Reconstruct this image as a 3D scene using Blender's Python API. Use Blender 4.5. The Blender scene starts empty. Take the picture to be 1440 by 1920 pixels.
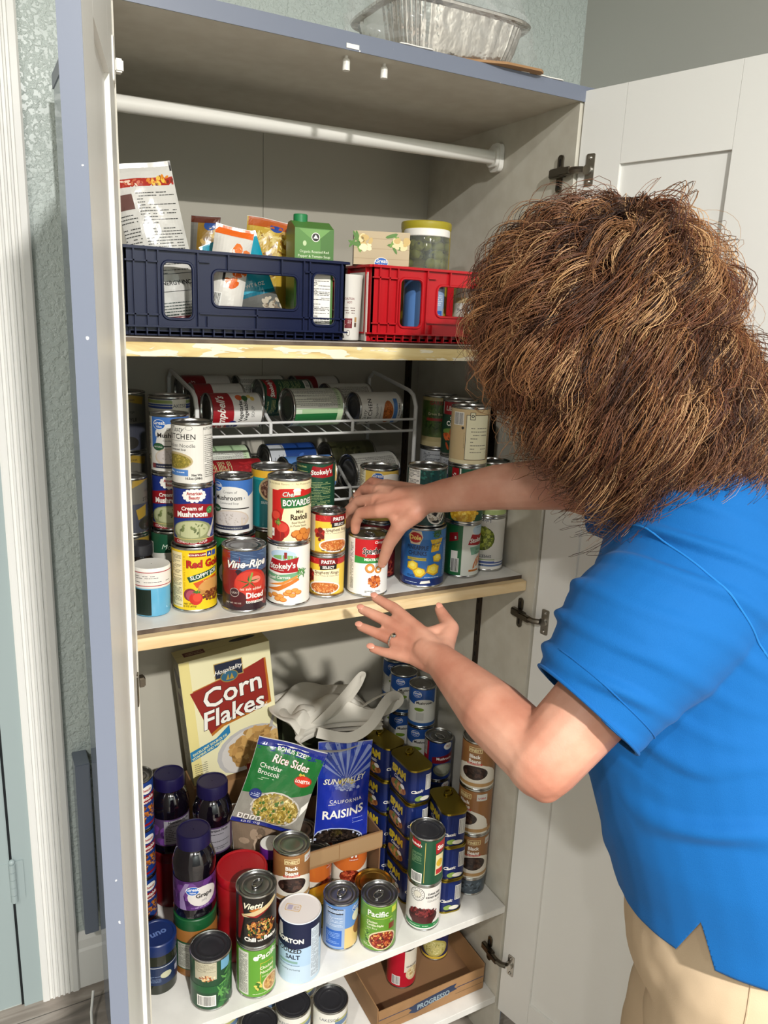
import bpy, bmesh, math, random
import numpy as np
from mathutils import Vector, Matrix
from mathutils.geometry import tessellate_polygon
PI=math.pi
S=bpy.context.scene
COL=S.collection
# ---------------- camera, world, lights, exposure ----------------
cam_d=bpy.data.cameras.new('camera'); cam=bpy.data.objects.new('camera',cam_d); COL.objects.link(cam); S.camera=cam
cam_d.sensor_fit='VERTICAL'; cam_d.sensor_height=36.0; cam_d.lens=1446.5/1920*36.0; cam_d.clip_start=0.02
CR=[[0.8823786,-0.4686559,0.0420659],[-0.0783513,-0.2344908,-0.9689557],[0.4639709,0.8516899,-0.2436295]]
m=Matrix.Identity(4)
for i in range(3):
    m[i][0]=CR[0][i]; m[i][1]=-CR[1][i]; m[i][2]=-CR[2][i]
m.translation=Vector((-0.1972,-1.1233,1.4919)); cam.matrix_world=m
w=bpy.data.worlds.new('world'); S.world=w; w.use_nodes=True
w.node_tree.nodes['Background'].inputs[0].default_value=(.9,.95,1,1); w.node_tree.nodes['Background'].inputs[1].default_value=0.006
S.view_settings.view_transform='Standard'; S.view_settings.look='None'; S.view_settings.exposure=0.9; S.view_settings.gamma=1; S.view_settings.use_curve_mapping=False
CEIL=2.75
def ceiling_lamp_light(x,y,power,size=.14,col=(1,.975,.935)):
    d=bpy.data.lights.new('recessed_lamp_light','AREA'); d.shape='DISK'; d.size=size; d.energy=power; d.color=col
    o=bpy.data.objects.new('recessed_lamp_light',d); o.location=(x,y,CEIL-.012); COL.objects.link(o); return o
LAMPS=[(-.12,-3.0,138),(-1.35,-1.9,24),(.85,-3.3,10),(-1.5,-3.3,10)]
for x,y,pw in LAMPS: ceiling_lamp_light(x,y,pw)
# ---------------- materials ----------------
def lin(h):
    if isinstance(h,(tuple,list)): return tuple(h)
    h=h.lstrip('#'); h=''.join(q*2 for q in h) if len(h)==3 else h; c=[int(h[i:i+2],16)/255 for i in (0,2,4)]
    return tuple((x/12.92 if x<=.04045 else ((x+.055)/1.055)**2.4) for x in c)
def mat(name,col='#808080',rough=.5,metal=0,spec=.5,coat=0,trans=0,ior=1.45,alpha=1,sub=0):
    M=bpy.data.materials.new(name); M.use_nodes=True; b=M.node_tree.nodes['Principled BSDF']
    b.inputs['Base Color'].default_value=(*lin(col),1); b.inputs['Roughness'].default_value=rough; b.inputs['Metallic'].default_value=metal
    b.inputs['Specular IOR Level'].default_value=spec; b.inputs['Coat Weight'].default_value=coat; b.inputs['Transmission Weight'].default_value=trans
    b.inputs['IOR'].default_value=ior; b.inputs['Alpha'].default_value=alpha
    if sub: b.inputs['Subsurface Weight'].default_value=sub; b.inputs['Subsurface Radius'].default_value=(.01,.004,.002); b.inputs['Subsurface Scale'].default_value=1
    return M
def N(M,t,**k):
    n=M.node_tree.nodes.new(t)
    for a,v in k.items():
        if a.startswith('_'): setattr(n,a[1:],v)
        else: n.inputs[a.replace('__',' ')].default_value=v
    return n
def L_(M,a,ao,b,bi): M.node_tree.links.new(a.outputs[ao],b.inputs[bi])
def bsdf(M): return M.node_tree.nodes['Principled BSDF']
def coords(M,scale=(1,1,1)):
    t=N(M,'ShaderNodeTexCoord'); mp=N(M,'ShaderNodeMapping'); mp.inputs['Scale'].default_value=scale; L_(M,t,'Object',mp,'Vector'); return mp
def bump(M,tex,out,strength=.3,dist=.002):
    b=N(M,'ShaderNodeBump'); b.inputs['Strength'].default_value=strength; b.inputs['Distance'].default_value=dist
    L_(M,tex,out,b,'Height'); L_(M,b,'Normal',bsdf(M),'Normal'); return b
def ramp(M,tex,out,stops):
    r=N(M,'ShaderNodeValToRGB'); e=r.color_ramp.elements
    while len(e)<len(stops): e.new(.5)
    for i,(p_,c) in enumerate(stops): e[i].position=p_; e[i].color=(*lin(c),1)
    L_(M,tex,out,r,'Fac'); return r
def noisy(M,c1,c2,scale=8,stretch=(1,1,1),detail=4,lo=.35,hi=.65):
    mp=coords(M,stretch); n=N(M,'ShaderNodeTexNoise',Scale=scale,Detail=detail); L_(M,mp,'Vector',n,'Vector')
    r=ramp(M,n,'Fac',[(lo,c1),(hi,c2)]); L_(M,r,'Color',bsdf(M),'Base Color'); return n
def attr_mat(name,rough=.4,metal=0,spec=.5,coat=0):
    M=mat(name,rough=rough,metal=metal,spec=spec,coat=coat); a=N(M,'ShaderNodeAttribute'); a.attribute_name='Col'; L_(M,a,'Color',bsdf(M),'Base Color'); return M
P_PAPER=attr_mat('printed_paper',.38,coat=.15); P_CARD=attr_mat('printed_card',.5); P_FOIL=attr_mat('printed_film',.22,spec=.6,coat=.3); P_TIN=attr_mat('printed_tin',.3,metal=.25)
nF=N(P_FOIL,'ShaderNodeTexNoise',Scale=38,Detail=2); mpF=coords(P_FOIL); L_(P_FOIL,mpF,'Vector',nF,'Vector'); bump(P_FOIL,nF,'Fac',.35,.004)
TIN=mat('tin_metal','#b9b9b6',.24,1); TIN_D=mat('tin_lid_metal','#98989a',.3,1); GOLD=mat('gold_lid_metal','#9c8a35',.28,1)
BLACKLID=mat('dark_lid','#26262a',.38); WHITE_P=mat('white_plastic','#e8e6df',.35); WIRE=mat('white_coated_wire','#dcdcda',.35)
# painted wall with a glossy knock-down texture
WALL=mat('teal_grey_wall_paint','#c8d2ce',.26,spec=.5)
mp=coords(WALL); v=N(WALL,'ShaderNodeTexNoise',Scale=95,Detail=3,Roughness=.55); L_(WALL,mp,'Vector',v,'Vector'); r=ramp(WALL,v,'Fac',[(.42,(0,0,0)),(.6,(1,1,1))]); bump(WALL,r,'Color',.7,.0022)
WALL2=mat('smooth_grey_wall_paint','#c4c3bc',.45); WALL3=mat('grey_green_wall_paint','#6c7472',.6); mp=coords(WALL2); v=N(WALL2,'ShaderNodeTexNoise',Scale=120,Detail=2); L_(WALL2,mp,'Vector',v,'Vector'); bump(WALL2,v,'Fac',.15,.001)
CEILM=mat('ceiling_paint','#b9b6ae',.8)
TRIM=mat('white_trim_paint','#ecebe6',.35); DOORP=mat('teal_door_paint','#a3b1b1',.4)
FLOOR=mat('wood_look_plank','#9a9087',.5)
mp=coords(FLOOR,(1,7,1)); n=N(FLOOR,'ShaderNodeTexNoise',Scale=3.2,Detail=8,Distortion=1.2); L_(FLOOR,mp,'Vector',n,'Vector'); r=ramp(FLOOR,n,'Fac',[(.3,'#6f675f'),(.5,'#958b81'),(.7,'#b3aaa0')])
br=N(FLOOR,'ShaderNodeTexBrick',Scale=1.0); br.inputs['Brick Width'].default_value=1.2; br.inputs['Row Height'].default_value=.18; br.inputs['Mortar Size'].default_value=.0015; br.inputs['Color1'].default_value=(1,1,1,1); br.inputs['Color2'].default_value=(.85,.85,.85,1); br.inputs['Mortar'].default_value=(.3,.3,.3,1)
mp2=coords(FLOOR); L_(FLOOR,mp2,'Vector',br,'Vector'); mx=N(FLOOR,'ShaderNodeMixRGB'); mx.blend_type='MULTIPLY'; mx.inputs[0].default_value=1; L_(FLOOR,r,'Color',mx,1); L_(FLOOR,br,'Color',mx,2); L_(FLOOR,mx,'Color',bsdf(FLOOR),'Base Color')
MELA=mat('white_melamine','#c9c4b6',.38); n=noisy(MELA,'#c4bfb1','#ccc8bb',30)
MELA_B=mat('back_board','#b3aea0',.5)
MELA_W=mat('white_laminate_shelf','#e2e0da',.4); n=noisy(MELA_W,'#d8d6d0','#e6e4de',14)
DOORW=mat('white_door_laminate','#e4e3de',.42); mp=coords(DOORW,(1,1,1)); n=N(DOORW,'ShaderNodeTexNoise',Scale=260,Detail=1); L_(DOORW,mp,'Vector',n,'Vector'); bump(DOORW,n,'Fac',.12,.0006)
BLUE=mat('blue_grey_enamel','#707886',.2,spec=.5,coat=.3)
def chipped(name,base,chip,lo,hi,scale=45,rough=.35):
    M=mat(name,base,rough); mp=coords(M); n=N(M,'ShaderNodeTexNoise',Scale=scale,Detail=2); L_(M,mp,'Vector',n,'Vector'); r=ramp(M,n,'Fac',[(lo,base),(hi,chip)]); L_(M,r,'Color',bsdf(M),'Base Color'); return M
BLUE_C=chipped('chipped_blue_grey_edge','#6f7686','#f2f0ea',.725,.735,60)
BROWN=mat('brown_board_edge','#5d4f42',.7); noisy(BROWN,'#4c4036','#6e6052',25)
def pine(name,c1,c2,c3):
    M=mat(name,c1,.55); mp=coords(M,(1.2,9,9)); n=N(M,'ShaderNodeTexNoise',Scale=5,Detail=6,Distortion=.8); L_(M,mp,'Vector',n,'Vector'); r=ramp(M,n,'Fac',[(.3,c1),(.5,c2),(.72,c3)]); L_(M,r,'Color',bsdf(M),'Base Color'); return M,r
PINE,_=pine('pine_strip','#c9a878','#dcc193','#e8d3ac')
WORN,rw=pine('worn_pine_strip','#b99a5e','#d9c48a','#e6d7a4')
mp=coords(WORN,(6,14,30)); n=N(WORN,'ShaderNodeTexNoise',Scale=3.2,Detail=3,Distortion=.6); L_(WORN,mp,'Vector',n,'Vector'); rr=ramp(WORN,n,'Fac',[(.56,(0,0,0)),(.575,(1,1,1))]); mx=N(WORN,'ShaderNodeMixRGB'); mx.inputs[2].default_value=(*lin('#e6dfc6'),1); L_(WORN,rr,'Color',mx,0); L_(WORN,rw,'Color',mx,1); L_(WORN,mx,'Color',bsdf(WORN),'Base Color'); bump(WORN,rr,'Color',.6,.001)
HINGE=mat('hinge_metal','#6d675d',.3,1); STEEL=mat('steel','#b0aca4',.3,1)
NAVY=mat('navy_crate_plastic','#131b3a',.3); RED=mat('red_crate_plastic','#b3161f',.32)
KRAFT=mat('brown_cardboard','#96714c',.7); noisy(KRAFT,'#8a6743','#a37d55',9); KRAFT_D=mat('inner_cardboard','#7a5a3d',.75)
TAPE=mat('brown_packing_tape','#a58662',.25)
# ---------------- mesh helpers ----------------
def link(o,parent=None):
    COL.objects.link(o)
    if parent is not None: o.parent=parent
    return o
def mesh_obj(name,me,parent=None):
    return link(bpy.data.objects.new(name,me),parent)
def bm_obj(name,bm,m_,parent=None,smooth=False,loc=None):
    me=bpy.data.meshes.new(name); bm.to_mesh(me); bm.free()
    for mm in (m_ if isinstance(m_,(list,tuple)) else [m_]): me.materials.append(mm)
    if smooth:
        for f in me.polygons: f.use_smooth=True
        try: me.set_sharp_from_angle(angle=math.radians(35))
        except Exception: pass
    o=mesh_obj(name,me,parent)
    if loc: o.location=loc
    return o
def thing(name,label,cat,loc=(0,0,0),rz=0,group=None):
    o=bpy.data.objects.new(name,None); o.empty_display_size=.03; COL.objects.link(o); o.location=loc; o.rotation_euler=(0,0,rz)
    tag(o,label,cat,group); return o
def tag(o,label,cat,group=None):
    o['label']=label; o['category']=cat
    if group: o['group']=group
    return o
def struct(o): o['kind']='structure'; return o
def box(bm,x0,x1,y0,y1,z0,z1,bev=0,mi=0,M=None):
    before=set(bm.faces) if (bev or mi) else None
    g=bmesh.ops.create_cube(bm,size=1)
    for v in g['verts']: v.co=Vector(((x0+x1)/2+v.co.x*(x1-x0),(y0+y1)/2+v.co.y*(y1-y0),(z0+z1)/2+v.co.z*(z1-z0)))
    if M is not None:
        for v in g['verts']: v.co=M@v.co
    if bev: bmesh.ops.bevel(bm,geom=list({e for v in g['verts'] for e in v.link_edges}),offset=bev,segments=2,affect='EDGES')
    if mi:
        for f in bm.faces:
            if f not in before: f.material_index=mi
def lathe(bm,prof,n=40,mi=0,close_top=False,close_bot=False,c=(0,0,0)):
    rings=[]
    for r,z in prof: rings.append([bm.verts.new((c[0]+r*math.cos(2*PI*i/n),c[1]+r*math.sin(2*PI*i/n),c[2]+z)) for i in range(n)])
    for a,b in zip(rings,rings[1:]):
        for i in range(n):
            f=bm.faces.new((a[i],a[(i+1)%n],b[(i+1)%n],b[i])); f.material_index=mi
    if close_bot: f=bm.faces.new(rings[0][::-1]); f.material_index=mi
    if close_top: f=bm.faces.new(rings[-1]); f.material_index=mi
def tube(bm,pts,r,n=8,closed=False,mi=0,flat=1.0,ref=None):
    pts=[Vector(p) for p in pts]; rings=[]; k=len(pts); rs=r if isinstance(r,(list,tuple)) else [r]*k
    up=Vector(ref) if ref else None; prev=None
    for i,p in enumerate(pts):
        a=pts[(i-1)%k] if (closed or i>0) else p; b=pts[(i+1)%k] if (closed or i<k-1) else p
        t=(b-a).normalized()
        if up is not None: x=up
        elif prev is None: x=Vector((0,0,1)) if abs(t.z)<.9 else Vector((1,0,0))
        else: x=prev
        x=(x-t*x.dot(t)).normalized(); y=t.cross(x); prev=x
        rings.append([bm.verts.new(p+(x*math.cos(2*PI*j/n)*flat+y*math.sin(2*PI*j/n))*rs[i]) for j in range(n)])
    for i in range(k if closed else k-1):
        a=rings[i]; b=rings[(i+1)%k]
        for j in range(n):
            try: f=bm.faces.new((a[j],a[(j+1)%n],b[(j+1)%n],b[j])); f.material_index=mi
            except ValueError: pass
    if not closed:
        bm.faces.new(rings[0][::-1]); bm.faces.new(rings[-1])
def rrect(w,h,r,n=4):
    P=[]
    for cx,cy,a0 in ((w/2-r,h/2-r,0),(-w/2+r,h/2-r,90),(-w/2+r,-h/2+r,180),(w/2-r,-h/2+r,270)):
        for i in range(n+1):
            a=math.radians(a0+90*i/n); P.append((cx+r*math.cos(a),cy+r*math.sin(a)))
    return P
def prism(bm,poly,z0,z1,mi=0,M=None):
    a=[bm.verts.new((x,y,z0)) for x,y in poly]; b=[bm.verts.new((x,y,z1)) for x,y in poly]; n=len(poly)
    fs=[bm.faces.new(a[::-1]),bm.faces.new(b)]+[bm.faces.new((a[i],a[(i+1)%n],b[(i+1)%n],b[i])) for i in range(n)]
    for f in fs: f.material_index=mi
    if M is not None:
        for v in a+b: v.co=M@v.co
# ---------------- flat print artwork, wrapped on to surfaces ----------------
_tc={}
def text_geo(s,bold=0.0,shear=0.0,sp=1.0):
    k=(s,bold,shear,sp)
    if k in _tc: return _tc[k]
    c=bpy.data.curves.new('t','FONT'); c.body=s; c.size=1; c.shear=shear; c.offset=bold; c.resolution_u=2; c.space_character=sp; c.fill_mode='FRONT'
    o=bpy.data.objects.new('t',c); me=o.to_mesh()
    V=[(v.co.x,v.co.y) for v in me.vertices]; Fc=[tuple(p.vertices) for p in me.polygons]
    o.to_mesh_clear(); bpy.data.objects.remove(o); bpy.data.curves.remove(c)
    xs=[v[0] for v in V] or [0]; _tc[k]=(V,Fc,min(xs),max(xs)); return _tc[k]
class Art:
    def __init__(s,w,h,seed=1): s.w=w; s.h=h; s.P=[]; s.n=0; s.rng=random.Random(seed)
    hold=None
    def add(s,V,Fc,col):
        if s.hold is None: s.n+=1; k=s.n
        elif s.hold==0: k=s.n
        else: s.cyc=(s.cyc+1)%s.hold; k=s.n+s.cyc
        s.P.append((V,Fc,lin(col),k))
    def group(s,m_): s.n+=1; s.hold=m_; s.cyc=0
    def ungroup(s): s.n+=(s.hold or 0); s.hold=None
    def poly(s,pts,col):
        t=tessellate_polygon([[Vector((x,y,0)) for x,y in pts]]); s.add(list(pts),[tuple(f) for f in t],col)
    def rect(s,x0,y0,x1,y1,col): s.add([(x0,y0),(x1,y0),(x1,y1),(x0,y1)],[(0,1,2,3)],col)
    def bg(s,col): s.rect(-s.w/2,0,s.w/2,s.h,col)
    def band(s,y0,y1,col): s.rect(-s.w/2,y0,s.w/2,y1,col)
    def oval(s,x,y,a,b,col,rot=0,n=20):
        cr,sr=math.cos(rot),math.sin(rot); P=[]
        for i in range(n):
            u=a*math.cos(2*PI*i/n); v=b*math.sin(2*PI*i/n); P.append((x+u*cr-v*sr,y+u*sr+v*cr))
        s.add(P,[tuple(range(n))],col)
    def text(s,t,x,y,size,col,al='c',bold=0,shear=0,arc=0,rot=0,sx=1,outline=None,ow=.03,sp=1.0,slope=0):
        if outline: s.text(t,x,y,size,outline,al,bold+ow,shear,arc,rot,sx,None,0,sp,slope)
        V,Fc,x0,x1=text_geo(t,bold,shear,sp); w=(x1-x0)*size*sx; ox={'c':-(x0+x1)/2,'l':-x0,'r':-x1}[al]
        cr,sr=math.cos(math.radians(rot)),math.sin(math.radians(rot)); Q=[]
        for a,b in V:
            u=(a+ox)*size*sx; q=b*size+arc*(u*u)/max(w*w/4,1e-6)*-1+slope*u
            Q.append((x+u*cr-q*sr,y+u*sr+q*cr))
        s.add(Q,Fc,col)
    def para(s,x0,y0,x1,y1,col,lh=2.2,fill=.55,rot=False):
        r=s.rng; y=y1-lh; s.group(0)
        while y>y0:
            x=x0
            while x<x1-1:
                wd=min(r.uniform(1.5,6),x1-x)
                if r.random()<.9: s.rect(x,y,x+wd,y+lh*fill*.75,col)
                x+=wd+.7
                if r.random()<.05: break
            y-=lh
        s.ungroup()
    def vpara(s,x0,y0,x1,y1,col,lh=2.2):
        r=s.rng; x=x0; s.group(0)
        while x<x1:
            y=y0
            while y<y1-1:
                wd=min(r.uniform(1.5,6),y1-y); s.rect(x,y,x+lh*.42,y+wd,col); y+=wd+.7
                if r.random()<.04: break
            x+=lh
        s.ungroup()
    def bars(s,x0,y0,x1,y1):
        s.rect(x0-1.2,y0-1.2,x1+1.2,y1+1.2,'#f0eee8'); x=x0; r=s.rng; s.group(0)
        while x<x1:
            wd=r.choice((.35,.6,.9)); s.rect(x,y0,min(x+wd,x1),y1,'#1a1a1a'); x+=wd+r.choice((.4,.6,.8))
        s.ungroup()
    def blobs(s,cx,cy,a,b,n,sz,cols,asp=.6,hold=7,ell=True):
        r=s.rng; s.group(hold)
        for i in range(n):
            if ell:
                t=r.uniform(0,2*PI); q=math.sqrt(r.random()); x=cx+a*q*math.cos(t); y=cy+b*q*math.sin(t)
            else: x=cx+r.uniform(-a,a); y=cy+r.uniform(-b,b)
            z=sz*r.uniform(.7,1.25); s.oval(x,y,z,z*asp*r.uniform(.8,1.2),r.choice(cols),r.uniform(0,PI),8)
        s.ungroup()
    def nutri(s,x0,y0,x1,y1,bgc='#efece4',fg='#2a2a2a'):
        s.rect(x0,y0,x1,y1,bgc); w=x1-x0; s.text('Nutrition Facts',(x0+x1)/2,y1-w*.16,w*.145,fg,bold=.02)
        s.rect(x0+1,y1-w*.2,x1-1,y1-w*.2+.6,fg); s.para(x0+1,y0+1,x1-1,y1-w*.22,fg,2.4)
    def build(s,name,mapf,material,parent,su=4.0,sv=None,eps=.06):
        V=[];Fc=[];C=[]
        for (v,f,c,k) in s.P:
            o=len(V); V+= [(a,b,k*eps) for a,b in v]; Fc+=[tuple(o+i for i in q) for q in f]; C+=[c]*len(v)
        bm=bmesh.new(); cl=bm.verts.layers.float_color.new('Col'); vs=[]
        for co,c in zip(V,C):
            q=bm.verts.new(co); q[cl]=(*c,1); vs.append(q)
        for f in Fc:
            try: bm.faces.new([vs[i] for i in f])
            except ValueError: pass
        def cut(ax,step,lo,hi):
            x=lo+step
            while x<hi-1e-6:
                no=[0,0,0]; no[ax]=1; co=[0,0,0]; co[ax]=x
                es=[e for e in bm.edges if (e.verts[0].co[ax]-x)*(e.verts[1].co[ax]-x)<0]
                if es:
                    fs={f for e in es for f in e.link_faces}
                    g=list(fs)+list({e for f in fs for e in f.edges})+list({v for f in fs for v in f.verts})
                    bmesh.ops.bisect_plane(bm,geom=g,plane_co=co,plane_no=no,dist=1e-5)
                x+=step
        if su: cut(0,su,-s.w/2,s.w/2)
        if sv: cut(1,sv,0,s.h)
        for q in bm.verts: q.co=Vector(mapf(q.co.x,q.co.y,q.co.z))
        bmesh.ops.recalc_face_normals(bm,faces=list(bm.faces)) if False else None
        return bm_obj(name,bm,material,parent)
def wrap(r):
    R=r*1000
    def f(u,v,w): a=u/R; q=(R+w)/1000; return (q*math.sin(a),-q*math.cos(a),v/1000)
    return f
# ---------------- room ----------------
YB=.595; FZ=-.15; XR=1.26; XL=-2.6; YF=-3.8
def slab(name,x0,x1,y0,y1,z0,z1,m_,bev=0,parent=None,st=True):
    bm=bmesh.new(); box(bm,x0,x1,y0,y1,z0,z1,bev); o=bm_obj(name,bm,m_,parent)
    if st: struct(o)
    return o
slab('floor',XL-.1,XR+.1,YF-.1,YB+.1,FZ-.1,FZ,FLOOR)
slab('ceiling',XL-.1,XR+.1,YF-.1,YB+.1,CEIL,CEIL+.1,CEILM)
slab('wall_back',XL-.1,XR+.1,YB,YB+.1,FZ,CEIL,WALL)
slab('wall_right',XR,XR+.1,YF,YB,FZ,CEIL,WALL2)
slab('wall_left',XL-.1,XL,YF,YB,FZ,CEIL,WALL3)
slab('wall_front',XL,XR,YF-.1,YF,FZ,CEIL,WALL3)
# fluted casing, teal door with jamb, skirting
bm=bmesh.new(); x0,x1=-.151,-.067; prof=[(x0,0),(x0,.016),(x0+.004,.018),(x0+.013,.018)]
k=5
for i in range(k):
    c=x0+.0185+i*.0115
    prof+=[(c-.004,.018),(c-.0025,.0145),(c+.0025,.0145),(c+.004,.018)]
prof+=[(x1-.004,.018),(x1,.015),(x1,0)]
prism(bm,[(x,YB-y) for x,y in prof][::-1],FZ,CEIL-.35); struct(bm_obj('trim_1',bm,TRIM))
slab('trim_2',-.192,-.151,YB-.010,YB,FZ,CEIL-.4,DOORP)
slab('door_gap_shade',-.1975,-.192,YB-.003,YB,FZ,CEIL-.4,mat('painted_gap_shade','#1c2022',.8))  # black strip added as painted shade in the gap between door and jamb
bm=bmesh.new(); box(bm,-.96,-.1975,YB-.012,YB,FZ+.012,CEIL-.42,.002); d1=struct(bm_obj('door_1',bm,DOORP))
bm=bmesh.new(); 
for i in range(5): 
    bmesh.ops.create_cone(bm,cap_ends=True,segments=16,radius1=.0075,radius2=.0075,depth=.019,matrix=Matrix.Translation((-.193,YB-.019,.165+i*.0202)))
bmesh.ops.create_uvsphere(bm,u_segments=12,v_segments=8,radius=.007,matrix=Matrix.Translation((-.193,YB-.019,.26)))
box(bm,-.215,-.17,YB-.0135,YB-.0115,.155,.255); bm_obj('hinge',bm,DOORP,d1,True)
def baseboard(name,x0,x1):
    bm=bmesh.new(); P=[(0,FZ),(-.013,FZ),(-.013,FZ+.105),(-.010,FZ+.112),(-.010,FZ+.135),(-.006,FZ+.150),(-.003,FZ+.155),(0,FZ+.155)]
    a=[bm.verts.new((x0,YB+y,z)) for y,z in P]; b=[bm.verts.new((x1,YB+y,z)) for y,z in P]; n=len(P)
    for i in range(n): bm.faces.new((a[i],a[(i+1)%n],b[(i+1)%n],b[i]))
    bm.faces.new(a[::-1]); bm.faces.new(b); struct(bm_obj(name,bm,TRIM))
baseboard('baseboard_back',-.067,XR); 
# recessed ceiling lamps that carry the lights
for x,y,pw in LAMPS:
    t=thing('recessed_lamp','round white recessed ceiling lamp above the room','lamp',(x,y,CEIL),0,'recessed ceiling lamps')
    bm=bmesh.new(); lathe(bm,[(.074,-.004),(.095,-.004),(.095,-.0005),(.074,-.0005),(.074,-.004)],32); bm_obj('trim_ring',bm,WHITE_P,t,True)
# ---------------- wardrobe ----------------
W=.76; D=.490; H=1.8626; Z1=1.452; Z2=1.0028; Z3=.2493
wd=thing('wardrobe','tall white wardrobe with blue-grey outside and both doors open, filled with food','wardrobe',(0,0,0))
def part(name,x0,x1,y0,y1,z0,z1,m_,bev=0,parent=wd): return slab(name,x0,x1,y0,y1,z0,z1,m_,bev,parent,False)
bm=bmesh.new(); box(bm,-.0185,0,0,D+.004,FZ,H); box(bm,-.0205,-.0185,-.001,D+.004,FZ,H,0,1); bm_obj('side_panel',bm,[MELA,BLUE],wd)
bm=bmesh.new(); box(bm,W,W+.018,0,D+.004,FZ,H); box(bm,W+.018,W+.0195,-.001,D+.004,FZ,H,0,1); bm_obj('side_panel',bm,[MELA,BLUE],wd)
bm=bmesh.new(); box(bm,-.0205,W+.022,-.003,D+.01,H,H+.021); box(bm,-.022,W+.024,-.005,-.003,H-.001,H+.0225,0,1); box(bm,-.022,-.0205,-.005,D+.01,H-.0005,H+.0225,0,1); bm_obj('top_panel',bm,[MELA,BLUE_C],wd)
part('back_panel',0,.3675,D,D+.004,0,H,MELA_B); part('back_panel',.3685,W,D,D+.004,0,H,MELA_B)
part('bottom_panel',0,W,0,D,-.018,-.0006,MELA_W,.001); part('plinth',.0,W,.45,.468,FZ,-.018,BROWN)
part('side_block',-.052,-.0207,.53,YB-.001,.045,.495,BLUE,.0015)
# shelves with their edge strips
for nm,z,yf,strip in (('u',Z1-.0006,.03,'worn'),('m',Z2-.0006,.042,'pine'),('l',Z3-.0006,-.006,None)):
    if strip:
        s=part('shelf',.001,W-.001,yf,D-.002,z-.016,z,MELA_W)
        part('core_edge',.001,W-.001,yf-.0012,yf,z-.0155,z-.0005,BROWN,0,s)
        part('edge_strip',.001 if strip=='worn' else .002,W-.001 if strip=='worn' else W+.004 if False else W-.001,yf-.0185,yf-.0012,z-(.026 if strip=='worn' else .0275),z-(.0065 if strip=='worn' else .0075),WORN if strip=='worn' else PINE,.0008,s)
    else: s=part('shelf',.001,W-.001,yf,D-.002,z-.017,z,MELA_W,.0012)
    if strip=='worn': part('peeled_liner',.01,W-.01,yf+.001,D-.01,z,z+.0004,mat('worn_liner','#6d6258',.8),0,s)
# hanging rail with sockets
bm=bmesh.new(); tube(bm,[(.006,.205,1.79),(W-.012,.225,1.805)],.0125,24); rod=bm_obj('hanging_rail',bm,WHITE_P,wd,True)
for x,y,z in ((.004,.205,1.79),(W-.006,.225,1.805)):
    bm=bmesh.new(); M=Matrix.Translation((x,y,z))@Matrix.Rotation(PI/2,4,'Y'); prism(bm,rrect(.052,.036,.012),-.005,.005,0,M); prism(bm,rrect(.036,.034,.012),-.012 if x>.3 else -.0,.0 if x>.3 else .012,0,M); bm_obj('rail_socket',bm,WHITE_P,rod,True)
for x in (.332,.395):
    bm=bmesh.new(); lathe(bm,[(.0055,0),(.0055,.014),(.004,.016),(.0025,.016),(.0025,.02)],16,close_bot=True); bm_obj('shelf_peg',bm,WHITE_P,wd,True,loc=(x,.024,H-.0199))
# slotted shelf standards
SLOT=mat('standard_metal','#4b4138',.4,.9); DARKM=mat('slot_black','#15120f',.8)
for i,(x,y,nx) in enumerate(((W,.175,0),(W-.03,D,1),(.05,D,1))):
    for z0,z1 in ((.3,Z2-.03),(Z2+.002,Z1-.03)):
        bm=bmesh.new()
        if nx: box(bm,x-.008,x+.008,y-.004,y,z0,z1); z=z0+.02; 
        else: box(bm,x-.004,x,y-.008,y+.008,z0,z1); z=z0+.02
        while z<z1-.02:
            if nx: box(bm,x-.002,x+.002,y-.0043,y-.004,z,z+.009,0,1)
            else: box(bm,x-.0043,x-.004,y-.002,y+.002,z,z+.009,0,1)
            z+=.025
        bm_obj('shelf_standard',bm,[SLOT,DARKM],wd)
# doors: local +x runs from the hinge to the free edge, local +y is the inner face
def door(hx,ang,mirror,lbl):
    d=bpy.data.objects.new('door',None); COL.objects.link(d); d.parent=wd; d['label']=lbl
    s=-1 if mirror else 1
    d.matrix_local=Matrix.Translation((hx,-.004,0))@Matrix.Rotation(ang,4,'Z')
    L=.383; z0,z1=-.034,H+.016; st=.08; s2=.115; t=.018; g=.0007
    bm=bmesh.new()
    def bx(a,b,c,e,f,g,mi=0): box(bm,min(a*s,b*s),max(a*s,b*s),c,e,f,g,0,mi)
    bx(0,st,-t,0,z0,z1); bx(L-s2,L,-t,0,z0,z1); bx(st+g,L-s2-g,-t,0,z0,z0+.075); bx(st+g,L-s2-g,-t,0,z1-.122,z1); bx(st,st+g,-t,-.001,z0,z1); bx(L-s2-g,L-s2,-t,-.001,z0,z1)
    bx(L,L+.0008,-t-.001,.0005,z0,z1,1); bx(0,L,-t-.001,-t,z0,z1,1)
    bm_obj('door_frame',bm,[DOORW,BLUE_C],d)
    bm=bmesh.new(); bx(st,L-s2,-t+.003,-.006,z0+.075,z1-.122); bm_obj('door_panel',bm,DOORW,d)
    bm=bmesh.new()
    if not mirror:
        bm.free()
        for zz in (.62,.33):
            bm=bmesh.new(); bmesh.ops.create_uvsphere(bm,u_segments=12,v_segments=8,radius=.005,matrix=Matrix.Translation(((L-.012)*s,.0005,zz))); bm_obj('bumper_pad',bm,WHITE_P,d,True)
    else: bm.free()
    return d
dr=door(W+.006,PI/2+.254,True,'right-hand white door standing open behind the person')
dl=door(-.003,-(PI/2+.2335),False,'left-hand door with blue-grey edge standing open')
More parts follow.
